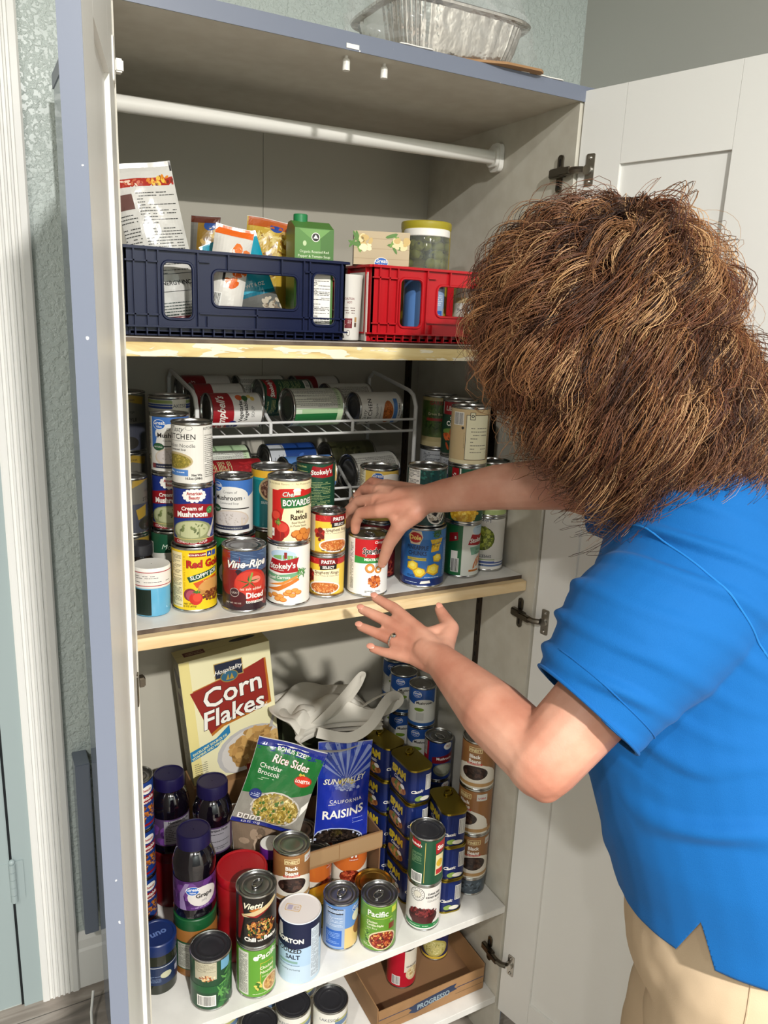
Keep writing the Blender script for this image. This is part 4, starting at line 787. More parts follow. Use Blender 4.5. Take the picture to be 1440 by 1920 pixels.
for (x,y,rz,n,nm) in ((.6455,.078,-8,3,'front tin stack beside the black beans'),(.583,.138,2,4,'middle tin stack behind the green can'),(.567,.2375,13,4,'rear tin stack under the cloth bag')):
    for k in range(n):
        pos={0:'lowest',n-1:'topmost'}.get(k,['','second lowest','third lowest'][k] if k<3 else '')
        loaf(x+[0,.001,-.001,.0005][k],y,Z3+k*.0822,rz+[0,2,-2,1][k],f'navy luncheon meat tin, {pos} in the {nm}',k==n-1)
# jelly jars, peanut butter, jars
JL=mat('jelly_lid_purple','#150f3c',.4); DG=mat('grape_jelly_glass','#0c0810',.08,spec=.8,coat=.5)
def jelly(x,y,z,rz,label,a):
    t=thing('jelly_jar',label,'jar',(x,y,z),math.radians(rz))
    bm=bmesh.new(); lathe(bm,[(.033,0),(.039,.003),(.0405,.010),(.0395,.014),(.039,.09),(.0405,.1),(.040,.112),(.034,.130),(.0275,.138),(.0270,.150)],44,close_bot=True,close_top=True); bm_obj('jar_body',bm,DG,t,True)
    bm=bmesh.new(); P=[(.0305,.142),(.0318,.143),(.0318,.166),(.0305,.170),(.028,.1705),(.0275,.169),(.001,.169)]; lathe(bm,P,44); 
    for i in range(44): pass
    bm_obj('jar_lid',bm,JL,t,True)
    A=Art(2*PI*39.6,62,12); ART[a](A); hw=A.w/2; A.P=[([(max(-hw,min(hw,x_)),max(0,min(62,y_))) for x_,y_ in V],Fc,c,k) for V,Fc,c,k in A.P]; o=A.build('label',wrap(.0396),P_PAPER,t,eps=.015); o.location.z=.022
jelly(.112,.136,Z3+.131,-8,'grape jelly jar with purple label standing on the green-lidded jar','grape')
t=thing('peanut_butter_jar','green-lidded peanut butter jar under the front grape jelly jar','jar',(.112,.136,Z3),math.radians(-12))
bm=bmesh.new(); lathe(bm,[(.036,0),(.041,.004),(.0415,.1),(.037,.108)],40,close_bot=True,close_top=True); bm_obj('jar_body',bm,mat('peanut_butter','#8a5a2a',.25),t,True)
bm=bmesh.new(); lathe(bm,[(.040,.106),(.0405,.107),(.0405,.129),(.039,.1305),(.001,.1305)],40); bm_obj('jar_lid',bm,mat('green_lid','#14502a',.4),t,True)
A=Art(2*PI*41.7,62,12); pbart(A); o=A.build('label',wrap(.0417),P_PAPER,t,eps=.02); o.location.z=.02
t=thing('dip_jar','squat jar with dark blue lid at the left end of the lower shelf','jar',(.0358,.1195,Z3),math.radians(10))
bm=bmesh.new(); lathe(bm,[(.030,0),(.034,.004),(.0345,.07),(.032,.09)],40,close_bot=True,close_top=True); bm_obj('jar_body',bm,mat('olive_glass','#23261c',.12,spec=.7),t,True)
bm=bmesh.new(); lathe(bm,[(.035,.088),(.0355,.089),(.0355,.110),(.034,.112),(.030,.112),(.029,.1105),(.001,.1105)],40); bm_obj('jar_lid',bm,mat('dark_blue_lid','#12285c',.35),t,True)
A=Art(2*PI*34.9,42,12); jarblue(A); o=A.build('label',wrap(.0349),P_PAPER,t,eps=.02); o.location.z=.025
A=Art(56,56,3); A.text('uno',2,-6,20,'#5f76ad',bold=.03); A.oval(0,0,26,26,'#12285c') if False else None; A.build('lid_print',lambda u,v,w:(u/1000,v/1000,.1107+w/1000),P_PAPER,t,su=None,eps=.02)
for i,(x,y,rz,lb) in enumerate(((.186,.272,-30,'grape jelly jar showing a white facts label, behind the front jelly jar'),(.112,.335,-14,'grape jelly jar at the back left beside the cereal box'))):
    t=thing('coffee_can','dark red canister under the '+['right-hand','left-hand'][i]+' rear jelly jar','can',(x,y,Z3)); bm=bmesh.new(); lathe(bm,[(.036,0),(.038,.002),(.038,.126),(.036,.129)],36,close_bot=True,close_top=True); bm_obj('canister_body',bm,mat('dark_red_plastic','#6a1015',.35),t,True)
    bm=bmesh.new(); lathe(bm,[(.0385,.11),(.039,.111),(.039,.13),(.037,.131),(.001,.131)],36); bm_obj('canister_lid',bm,mat('deep_red_lid','#5a0d12',.4),t,True)
    jelly(x,y,Z3+.1315,rz,lb,'grapeback')
t=thing('coffee_canister','large red plastic canister with red lid behind the black chili can','can',(.2055,.1375,Z3))
bm=bmesh.new(); lathe(bm,[(.044,0),(.049,.004),(.049,.06),(.046,.07),(.046,.1),(.049,.11),(.049,.165),(.046,.172)],44,close_bot=True,close_top=True); bm_obj('canister_body',bm,mat('red_plastic','#9a141b',.35),t,True)
bm=bmesh.new(); lathe(bm,[(.0495,.166),(.0505,.168),(.0505,.183),(.0485,.187),(.045,.1865),(.0445,.185),(.001,.185)],44); bm_obj('canister_lid',bm,mat('red_lid','#a0101a',.35),t,True)
t=thing('jelly_jar','small dark jar with purple and white lid behind the black beans can','jar',(.2865,.188,Z3)); bm=bmesh.new(); lathe(bm,[(.03,0),(.032,.003),(.032,.13),(.022,.15),(.021,.165)],32,close_bot=True,close_top=True); bm_obj('jar_body',bm,DG,t,True)
bm=bmesh.new(); lathe(bm,[(.0245,.155),(.025,.156),(.025,.176),(.024,.178)],32); lathe(bm,[(.024,.178),(.001,.1782)],32,mi=1); bm_obj('jar_lid',bm,[mat('purple_lid','#5a1c72',.4),WHITE_P],t,True)
# yellow rectangular tin and gold round can
t=thing('fish_tin','yellow-gold oblong tin behind the blue can','tin',(.396,.134,Z3),math.radians(3)); bm=bmesh.new(); prism(bm,rrect(.088,.048,.016,5),0,.056); bm_obj('tin_body',bm,mat('yellow_tin','#b59d1c',.3,.4),t,True)
bm=bmesh.new(); prism(bm,rrect(.091,.051,.017,5),.056,.0605); prism(bm,rrect(.082,.042,.014,5),.0605,.0612); bm_obj('lid',bm,mat('yellow_tin_lid','#c3ab26',.25,.7),t,True)
t=thing('ham_can','round gold-rimmed can behind the green soup can','can',(.4955,.1225,Z3)); r=.0405; bm=bmesh.new(); lathe(bm,[(r-.003,0),(r,.001),(r,.003),(r-.001,.005),(r-.001,.056),(r,.058),(r,.061),(r-.002,.062),(r-.004,.058),(r-.008,.0575),(r-.009,.0590),(r-.011,.0575),(.001,.0575)],44,close_bot=True); bm_obj('can_body',bm,mat('gold_can','#a8823c',.25,.9),t,True)
# ---------------- crates on the top shelf ----------------
def crate_wall(bm,Lw,h,wins,M,ribs):
    xs=sorted({0,Lw}|{w[0] for w in wins}|{w[1] for w in wins}); zs=sorted({.012,h}|{w[2] for w in wins}|{w[3] for w in wins})
    V=[]
    def quadbox(x0,x1,z0,z1,y0=0,y1=.003):
        box(bm,x0,x1,y0,y1,z0,z1,0,0,M)
    for a,b in zip(xs,xs[1:]):
        for c,d in zip(zs,zs[1:]):
            mx_,mz=(a+b)/2,(c+d)/2
            if any(w[0]<mx_<w[1] and w[2]<mz<w[3] for w in wins): continue
            quadbox(a,b,c,d)
    for w in wins:
        r=.009
        for sx,sz,cx,cz in ((1,1,w[0],w[2]),(-1,1,w[1],w[2]),(1,-1,w[0],w[3]),(-1,-1,w[1],w[3])):
            P=[(cx,cz)]+[(cx+sx*(r-r*math.cos(t)),cz+sz*(r-r*math.sin(t))) for t in [PI/2*i/5 for i in range(6)]]
            if sx*sz<0: P=P[::-1]
            a=[bm.verts.new(M@Vector((x,0,z))) for x,z in P]; b=[bm.verts.new(M@Vector((x,.003,z))) for x,z in P]
            bm.faces.new(a); bm.faces.new(b[::-1])
            for i in range(len(P)): 
                try: bm.faces.new((a[i],b[i],b[(i+1)%len(P)],a[(i+1)%len(P)]))
                except ValueError: pass
        cx,cz=(w[0]+w[1])/2,(w[2]+w[3])/2; L=[M@Vector((cx+x,-.001,cz+z)) for x,z in rrect(w[1]-w[0]+.003,w[3]-w[2]+.003,.0095,5)]; tube(bm,L,.0022,6,True)
    for x0,x1,z in ribs['h']: quadbox(x0,x1,z-.0011,z+.0011,-.006,0)
    for x,z0,z1 in ribs['v']: quadbox(x-.0011,x+.0011,z0,z1,-.006,0)
    quadbox(-.002,Lw+.002,h-.004,h,-.007,.004); quadbox(0,Lw,.012,.0145,-.007,.003)
    # foot skirt with small gussets
    quadbox(.006,Lw-.006,0,.0135,.004,.007); x=.012
    while x<Lw-.01: quadbox(x-.001,x+.001,.0,.013,-.003,.005); x+=.0165
def crate(name,label,x,y,M_,Lw=.346,Dp=.27,h=.124,rz=0):
    t=thing(name,label,'crate',(x,y,Z1+.001),rz)
    wl=[(.054,.096,.026,.104),(.128,.262,.046,.096),(.29,.328,.024,.102)]
    rv=[(.012,.014,h),(.03,.014,h),(.046,.014,h),(.104,.014,h),(.118,.014,.03),(.15,.098,h),(.195,.014,.044),(.235,.098,h),(.272,.014,h),(.282,.014,h),(.337,.014,h)]
    rh=[(0,.046,.104),(.104,.122,.108),(.104,.345,.034),(.272,.288,.104),(0,.046,.03)]
    bm=bmesh.new(); crate_wall(bm,Lw,h,wl,Matrix.Identity(4),{'v':rv,'h':rh}); bm_obj('front_wall',bm,M_,t)
    bm=bmesh.new(); crate_wall(bm,Lw,h,wl,Matrix.Translation((Lw,Dp,0))@Matrix.Rotation(PI,4,'Z'),{'v':rv,'h':rh}); bm_obj('back_wall',bm,M_,t)
    ws=[(.03,.07,.026,.104),(.10,.17,.05,.1),(.20,.24,.026,.104)]; r2={'v':[(.015,.014,h),(.085,.014,h),(.185,.014,h),(.255,.014,h)],'h':[(.085,.185,.034)]}
    bm=bmesh.new(); crate_wall(bm,Dp,h,ws,Matrix.Translation((0,Dp,0))@Matrix.Rotation(-PI/2,4,'Z'),r2); bm_obj('side_wall',bm,M_,t)
    bm=bmesh.new(); crate_wall(bm,Dp,h,ws,Matrix.Translation((Lw,0,0))@Matrix.Rotation(PI/2,4,'Z'),r2); bm_obj('side_wall',bm,M_,t)
    bm=bmesh.new(); box(bm,.004,Lw-.004,.004,Dp-.004,.002,.006); bm_obj('crate_floor',bm,M_,t); return t
crate('storage_crate','navy blue plastic crate with handle slots at the left of the top shelf',.0125,.062,NAVY)
crate('storage_crate','bright red plastic crate at the right of the top shelf beside the hair',.410,.066,RED,Lw=.338)
CF=Z1+.008
# ---------------- pouches ----------------
def pouch(name,label,cat,w,h,th,fn,M,body,material=None,seed=1,crimp=True,top=None,parts=None,parent=None):
    t=thing(name,label,cat,(0,0,0)); t.matrix_world=M; W_,H_=w*1000,h*1000
    def depth_(u,v):
        a=max(0,1-abs(2*u/W_)**2.6); q=max(0,math.sin(PI*min(max((v-6)/(H_-14),0),1)))**.55
        return th*500*a*q+ .6*math.sin(u*.21+seed)*math.sin(v*.13+seed*2)*(1 if a*q>.02 else .3)
    def wid(u,v):
        q=max(0,math.sin(PI*min(max(v/H_,0),1))); return u*(1-.05*q)
    def mf(sgn,off=0):
        def f(u,v,w_): return (wid(u,v)/1000,sgn*-(depth_(u,v)+.5+off+w_)/1000,(v+1.5*math.sin(u*.05+seed))/1000)
        return f
    for sgn,nm in ((1,'front_film'),(-1,'back_film')):
        bm=bmesh.new(); nx,ny=28,32; g=[[bm.verts.new(mf(sgn)(-W_/2+W_*i/nx,H_*j/ny,0)) for i in range(nx+1)] for j in range(ny+1)]
        for j in range(ny):
            for i in range(nx):
                q=(g[j][i],g[j][i+1],g[j+1][i+1],g[j+1][i]); bm.faces.new(q if sgn>0 else q[::-1])
        bm_obj(nm,bm,body,t,True)
    A=Art(W_-1,H_-1,seed); fn(A); hw=A.w/2; A.P=[([(max(-hw,min(hw,x)),max(0,min(A.h,y))) for x,y in V],Fc,c,k) for V,Fc,c,k in A.P]
    o=A.build('print',mf(1,1.1),material or P_FOIL,t,su=5,sv=6,eps=.02)
    return t
def MT(x,y,z,rz=0,lean=0,roll=0): return Matrix.Translation((x,y,z))@Matrix.Rotation(math.radians(rz),4,'Z')@Matrix.Rotation(math.radians(lean),4,'X')@Matrix.Rotation(math.radians(roll),4,'Y')
FILM=mat('white_film','#d4d2cc',.25,spec=.6); SILV=mat('silver_film','#a9a8a4',.25,.7); 
def whitebag(A):
    A.bg('#d2d0ca'); A.rect(-50,A.h-34,46,A.h-22,'#a82a1c'); A.blobs(26,A.h-26,20,5,20,4,['#d8852a','#e8c050','#7a2416']); A.blobs(-20,A.h-28,22,4,14,3,['#e8c8b0','#c86a4a'],asp=.5); A.rect(44,A.h-14,47,A.h,BL)
    A.rect(-52,A.h-66,-22,A.h-44,'#6a4a44'); A.para(-52,60,-22,A.h-70,'#4a4a48',5,.4); A.para(-16,70,42,A.h-40,'#4a4a48',4.4,.4); A.para(-16,96,40,110,'#a84a44',4,.4); A.rect(-18,44,42,44.8,BL); A.rect(-18,70,42,70.8,BL); A.text('ENERGY INC.',12,54,9,BL,bold=.02); A.para(-40,8,42,40,'#3a4a44',4.4,.4); A.rect(-50,2,46,7,'#8a2a30')
pouch('food_pouch','tall white food pouch printed with small text, leaning in the blue crate','bag',.095,.235,.026,whitebag,MT(.101,.13,CF+.013,-6,-6,-12),FILM,seed=3)
def orangep(A): A.bg('#d8d4cc'); A.blobs(12,A.h*.6,22,30,30,8,['#d8601c','#e0752c','#e8e2d8']); A.bars(-26,8,-6,50); A.rect(-8,A.h*.45,-4,A.h*.6,BL); A.rect(-30,A.h-14,36,A.h,'#e0661e')
pouch('snack_bag','orange and white crinkled snack bag in the middle of the blue crate','bag',.06,.155,.03,orangep,MT(.158,.092,CF+.008,-14,-8,10),FILM,seed=5)
def goldp(A): A.bg('#8a6a2a'); A.rect(-40,0,-12,A.h,'#77746c'); A.blobs(14,A.h*.7,20,34,40,6,['#b8923a','#6a4a1c','#c8a850']); A.oval(8,A.h-14,10,8,'#284a8c'); A.rect(-40,A.h-10,40,A.h,'#5a2a1c')
pouch('snack_bag','upright brown and gold snack bag with a grey side, left of the orange one','bag',.048,.178,.025,goldp,MT(.158,.205,CF+.004,-24,0,4),SILV,seed=6)
def brownp(A): A.bg('#5a2a18'); A.para(-20,40,20,90,'#8a6a50',5)
pouch('snack_bag','plain dark brown snack bag between the orange and the teal bags','bag',.06,.15,.02,brownp,MT(.196,.215,CF+.010,-15,0,14),FILM,seed=7)
def tealp(A): A.bg('#1d9ab4'); A.rect(-50,0,50,36,'#6a6a66'); A.rect(-50,36,50,42,'#0f6a80'); A.text('NET WT 6 OZ',8,50,8,WH,bold=.02); A.poly([(-60,0),(-10,40),(-40,60),(-60,60)],'#4a4e50'); A.blobs(30,16,20,12,20,5,['#c8bca8','#8a7a68'])
pouch('snack_bag','teal and silver snack bag behind the big slot of the blue crate','bag',.095,.135,.03,tealp,MT(.232,.132,CF+.019,-12,-4,-20),SILV,seed=8)
def noodp(A): A.bg('#c8a43c'); A.blobs(0,A.h*.7,40,40,90,6,['#d8bc58','#a87f28','#e4cf80','#8a5f1c'],asp=.35); A.rect(-40,A.h-14,40,A.h,'#b85a24'); A.oval(8,A.h-12,11,7,'#2a4a9a'); A.oval(-12,28,20,12,'#c04a1c'); A.oval(12,26,12,7,WH)
pouch('noodle_bag','crinkled yellow noodle bag sticking up right of centre in the blue crate','bag',.085,.178,.03,noodp,MT(.262,.195,CF+.007,-18,0,6),FILM,seed=9)
# soup carton
t=thing('soup_carton','green soup carton with screw cap in the right end of the blue crate','carton',(.314,.108,CF),math.radians(-8)); cw,cd,ch=.064,.06,.165
bm=bmesh.new(); box(bm,-cw/2,cw/2,-cd/2,cd/2,0,ch); 
prism(bm,[(-cd/2,ch),(cd/2,ch),(cd/2-.012,ch+.012),(-cd/2+.03,ch+.013)],-cw/2,cw/2,0,Matrix(((0,0,1,0),(1,0,0,0),(0,1,0,0),(0,0,0,1)))); bm_obj('carton_body',bm,mat('carton_green','#4f7c38',.35),t)
bm=bmesh.new(); lathe(bm,[(.0115,0),(.0115,.012),(.0105,.013),(.001,.013)],24); bm_obj('cap',bm,mat('green_cap','#1f7a45',.4),t,True,loc=(-.014,.008,ch+.011))
A=Art(64,164,4); A.bg('#56863e'); A.rect(10,0,32,164,'#44702f'); A.text('Organic Roasted Red',0,128,5.6,'#dfe6c8'); A.text('Pepper & Tomato Soup',0,121,5.6,'#dfe6c8'); A.nutri(-20,0,28,117,WH,BL); A.poly([(-26,164),(26,164),(2,144)],'#6c9a50'); A.oval(2,152,7,7,WH); A.oval(2,152,6,6,BL); A.poly([(-2,150),(6,150),(2,156)],WH); A.oval(-16,142,3,4,'#bfd0a0')
A.build('front_print',lambda u,v,w:(u/1000,-cd/2-(.15+w)/1000,v/1000),P_CARD,t,su=None,eps=.02)
# white paper cup in a cut card sleeve between the crates
t=thing('noodle_cup','white paper noodle cup with red warning print between the two crates','cup',(.3815,.096,Z1+.001),math.radians(-16)); bm=bmesh.new(); lathe(bm,[(.026,0),(.0275,.001),(.033,.1),(.0345,.103),(.0345,.106),(.033,.1065),(.001,.1065)],40,close_bot=True); 
for v in bm.verts: v.co.x*=.68; v.co.y*=.68
bm_obj('cup_body',bm,mat('white_cup','#dcd8d0',.5),t,True)
t2=thing('card_sleeve','folded off-white card standing beside the paper noodle cup','card',(.4075,.106,Z1+.001)); bm=bmesh.new(); box(bm,-.0015,.0,-.03,.04,0,.112); bm_obj('card_panel',bm,mat('white_card','#cfccc4',.6),t2)
bm=bmesh.new(); prism(bm,[(.0,-.0285),(.0,-.027),(-.006,-.034),(-.006,-.0355)],0,.108); bm_obj('card_flap',bm,mat('white_card2','#d4d0c6',.6),t2)
A=Art(44,100,3); A.text('CAUTION:',-2,66,5,'#7a3030',bold=.02); A.text('HOT!',-2,60,5,'#7a3030',bold=.02); A.para(-14,42,12,56,'#6a4a44',4,.4); A.rect(-14,20,6,36,'#7a2a30'); A.para(-12,22,4,34,'#d8c8c0',3); A.oval(-4,12,5,5,'#5a4a48'); A.oval(-4,12,4,4,'#dcd8d0'); A.rect(12,30,18,38,'#b08a58'); A.rect(12,22,18,29,'#5a4030')
A.build('print',lambda u,v,w:(.68*(.0275+v*.000055+w/1000)*math.sin(u/30.),-.68*(.0275+v*.000055+w/1000)*math.cos(u/30.),v/1000),P_PAPER,t,eps=.02)
# things in the red crate
t=thing('nut_box','wood-print box with nuts and leaves lying on the red crate beside the olives','box',(.450,.118,Z1+.1262),math.radians(-24)); bm=bmesh.new(); box(bm,-.047,.047,-.03,.03,0,.054); bm_obj('box_body',bm,mat('box_card','#8a7a60',.5),t)
def nutart(A):
    A.bg('#b7a483'); 
    for k in range(10): A.rect(-47,k*16,47,k*16+.6,'#a08c6a')
    for cx,cy in ((-32,134),(28,138)): A.blobs(cx-10,cy+4,9,14,10,9,['#4f7a2c','#6d963c'],asp=.3); A.blobs(cx+4,cy,12,14,14,6,['#e0cf9c','#c8aa68','#f0e2b8'],asp=.7)
    brand_gv(A,0,106,12)
A=Art(94,158,3); nutart(A); A.P=[([(x,max(102,min(156,y))) for x,y in V],Fc,c,k) for V,Fc,c,k in A.P]; A.build('front_print',lambda u,v,w:(u/1000,-.0301-w/1000,(v-102)/1000),P_CARD,t,su=None,eps=.02)
A=Art(60,158,5); A.bg('#8d8066'); A.blobs(0,134,16,14,14,7,['#e0cf9c','#c8aa68','#5d8634'],asp=.7); A.oval(-14,112,8,9,'#1f3f78'); A.P=[([(max(-30,min(30,x)),max(102,min(156,y))) for x,y in V],Fc,c,k) for V,Fc,c,k in A.P]; A.build('side_print',lambda u,v,w:(-.0471-w/1000,-u/1000,(v-102)/1000),P_CARD,t,su=None,eps=.02)
GLASS=mat('clear_glass','#dfe6dc',.05,trans=.9,ior=1.45,spec=.5)
t=thing('olive_jar','glass jar of green olives with white lid standing above the red crate','jar',(.5415,.118,CF+.1145)); bm=bmesh.new(); lathe(bm,[(.036,0),(.040,.004),(.0405,.052),(.0385,.060)],40,close_bot=True); bm_obj('jar_glass',bm,GLASS,t,True)
bm=bmesh.new(); lathe(bm,[(.0395,.058),(.0405,.059),(.0405,.0685),(.039,.0705),(.001,.0708)],40); bm_obj('jar_lid',bm,WHITE_P,t,True)
OL=mat('olive_green','#8a8a3a',.3); OLD=mat('olive_hole','#2a2a14',.6); rnd=random.Random(4)
for k in range(34):
    a=rnd.uniform(0,2*PI); q=rnd.choice((.028,.029,.027,.014)); z=.010+.0145*(k%4)+rnd.uniform(-.001,.001); 
    if k%4==0 : z=.010
    bm=bmesh.new(); bmesh.ops.create_uvsphere(bm,u_segments=14,v_segments=10,radius=.0088); 
    for v in bm.verts: v.co.x*=1.18
    bmesh.ops.create_cone(bm,cap_ends=True,segments=10,radius1=.0022,radius2=.0022,depth=.001,matrix=Matrix.Translation((.0103,0,0))@Matrix.Rotation(PI/2,4,'Y'))
    for f in bm.faces:
        if f.calc_center_median().x>.0099: f.material_index=1
    o=bm_obj('olive',bm,[OL,OLD],None,True); o.location=(.5415+q*math.cos(2*PI*k/11.3),.118+q*math.sin(2*PI*k/11.3),CF+.1145+z+.003); o.rotation_euler=(rnd.uniform(-.6,.6),rnd.uniform(-.6,.6),rnd.uniform(0,6)); tag(o,'green pitted olive packed inside the white-lidded glass jar','olive','olives in the glass jar')
stack(.5415,.118,CF,[('bluev','meat_can','can of luncheon meat seen through the red crate slot, under the olive jar',40,(.0376,.112),NT)])
t=thing('snack_can','yellow can with facts panel behind the olive jar','can',(.597,.215,CF),math.radians(-30)); r=.047; bm=bmesh.new(); lathe(bm,[(r-.002,0),(r,.002),(r,.196),(r+.001,.198),(r+.001,.208),(r-.001,.21),(.001,.21)],44,close_bot=True); bm_obj('can_body',bm,mat('yellow_can','#a89a2c',.35),t,True)
A=Art(2*PI*47,208,3); A.band(196,208,'#b8a830'); A.text('Nutrition Facts',-2,183,8,'#2a2a18',bold=.03); A.rect(-28,180,24,181,'#2a2a18'); A.rect(-30,180,-29,192,'#2a2a18'); A.para(-28,110,24,176,'#d8d090',3); A.build('print',wrap(.0474),P_PAPER,t,eps=.02)
stack(.463,.195,CF,[('kidney','vegetable_can','dark green can seen through the slots of the red crate',-20,'c',NT)])
stack(.653,.125,CF,[('lakew','meat_can','white luncheon meat can behind the right-hand window of the red crate',-35,'c',NT)])
t=thing('snack_packet','flat yellow packet lying on the red crate edge under the olive jar','packet',(.5415,.118,CF+.1125)); bm=bmesh.new(); prism(bm,rrect(.084,.09,.006),0,.0018); bm_obj('packet_sheet',bm,mat('yellow_packet','#dcc62c',.35),t)
# ---------------- cereal box with its stand ----------------
t=thing('cereal_carton','plain brown carton holding up the cereal box at the back','carton',(.272,.405,Z3)); bm=bmesh.new(); box(bm,-.1,.1,-.04,.04,0,.2265,.001); bm_obj('carton_body',bm,KRAFT,t)
cwx,chz,cdy=.200,.298,.062
t=thing('cereal_box','cream corn flakes cereal box with red banner leaning at the back left','box',(0,0,0)); t.matrix_world=MT(.2735,.372,.4885,0,0,-5.6)
bm=bmesh.new(); box(bm,-cwx/2,cwx/2,0,cdy,0,chz); bm_obj('box_body',bm,mat('cream_card','#d9cf9f',.5),t)
def cornart(A):
    A.bg('#e6dfb4'); A.rect(-100,0,-78,A.h,'#e2d48e')
    A.poly([(-78,226),(-30,236),(40,248),(88,262),(92,150),(40,136),(-20,124),(-48,108)],'#b36a1e'); A.poly([(-84,222),(-30,234),(40,246),(84,262),(86,156),(40,144),(-20,132),(-50,114)],'#8d241b')
    A.rect(-28,238,36,276,'#b59a58'); A.rect(-26,240,34,274,'#1b2338'); A.oval(4,240,20,14,'#8a7a3a'); A.oval(4,240,18,12,'#2c5f7a'); A.poly([(-4,232),(2,246),(4,232),(10,246),(14,232)],'#a88c3a'); A.text('Hospitality',4,252,14.5,WH,bold=.01,shear=.35,slope=.12)
    A.text('Corn',8,184,63,WH,bold=.018,outline='#3a1410',ow=.022,slope=.12,sx=1.0); A.text('Flakes',6,136,58,WH,bold=.018,outline='#3a1410',ow=.022,slope=.12,sx=1.0,shear=.1); A.text('Cereal',66,142,12,WH,slope=.12,bold=.02)
    A.oval(40,44,84,62,'#b9b6b4'); A.oval(44,42,78,58,'#cfcac4'); A.poly([(-100,84),(-40,100),(-8,124),(-8,104),(-40,78),(-100,60)],'#2a7aa8'); A.text('EXCELLENT SOURCE OF',-54,86,7.6,'#e2dfa8',bold=.03,rot=19); A.text('VITAMINS AND MINERALS',-54,77,7.6,'#e2dfa8',bold=.03,rot=19)
    A.blobs(50,50,58,46,150,11,['#a9824a','#c49a5a','#8f6a38','#b88c50','#d0ab6c'],asp=.6,hold=150); A.poly([(80,90),(100,140),(100,130),(88,88)],'#b0aaa4'); A.para(-94,24,-66,56,'#6a665a',5,.4); A.oval(60,58,30,12,'#c9a468',.4); A.oval(60,60,26,9,'#b38a50',.4)
    A.rect(20,0,100,14,'#8d241b')
A=Art(200,297,21); cornart(A); A.P=[([(max(-99.6,min(99.6,x)),max(0,min(297,y))) for x,y in V],Fc,c,k) for V,Fc,c,k in A.P]; A.build('front_print',lambda u,v,w:(u/1000,-.0001-w/1000,v/1000),P_CARD,t,su=None,eps=.009)
A=Art(62,297,2); A.bg('#9a9272'); A.poly([(-20,270),(22,262),(22,236),(-2,226),(-20,244)],'#3a2c2a'); A.rect(-14,180,16,214,'#5a3430'); A.para(-14,30,20,170,'#4a4638',7,.3); A.build('side_print',lambda u,v,w:(-cwx/2-.0001-w/1000,cdy/2-u/1000,v/1000),P_CARD,t,su=None,eps=.01)
A=Art(200,62,2); A.bg('#c0b27c'); A.rect(-82,22,-36,42,'#5a1c1a'); A.text('HOSPITALITY',-59,33,6,'#cbb88a'); A.text('CORN FLAKES',-59,26,6,'#cbb88a'); A.oval(52,44,30,8,'#2a2c30'); A.rect(-100,30,100,30.8,'#8a7e58'); A.build('top_print',lambda u,v,w:(u/1000,v/1000,chz+.0001+w/1000),P_CARD,t,su=None,eps=.01)
t=thing('food_carton','dark green carton standing behind the raisins bag under the cloth bag','carton',(.452,.428,Z3)); bm=bmesh.new(); box(bm,-.068,.072,-.04,.044,0,.335,.001); bm_obj('carton_body',bm,mat('dark_green_card','#333a24',.5),t)
# ---------------- taped tray with orange cans, pouches ----------------
t=thing('display_tray','brown cardboard tray with tape strip holding orange cans','tray',(.4385,.255,Z3)); tw,td=.094,.09
bm=bmesh.new(); box(bm,-tw,tw,-td,td,0,.002); bm_obj('tray_floor',bm,KRAFT,t)
for nm,a in (('tray_wall',(-tw,-tw+.003,-td,td,.002,.145)),('tray_wall',(tw-.003,tw,-td,td,.002,.145)),('tray_wall',(-tw+.003,tw-.003,td-.003,td,.002,.145))):
    bm=bmesh.new(); box(bm,*a); bm_obj(nm,bm,KRAFT_D,t)
bm=bmesh.new(); box(bm,-tw-.001,tw+.001,-td-.004,-td-.001,.106,.148,0,0,Matrix.Rotation(math.radians(0),4,'X')); fb=bm_obj('tray_front_band',bm,KRAFT,t)
bm=bmesh.new(); box(bm,-tw-.0015,-.01,-td-.0046,-td-.004,.112,.146); box(bm,-.008,tw+.0015,-td-.0046,-td-.004,.110,.1455); bm_obj('tape_strip',bm,TAPE,fb)
for i,(x,y) in enumerate(((.392,.213),(.4795,.213),(.392,.297),(.4795,.297))):
    can('manwich','sauce_can',['orange sauce can at the front left of the taped tray','orange and white sauce can at the front right of the taped tray','orange can at the back left inside the tray','orange can at the back right inside the tray'][i],'can',x,y,Z3+.0025,[20,-28,0,0][i],.041,.104,False)
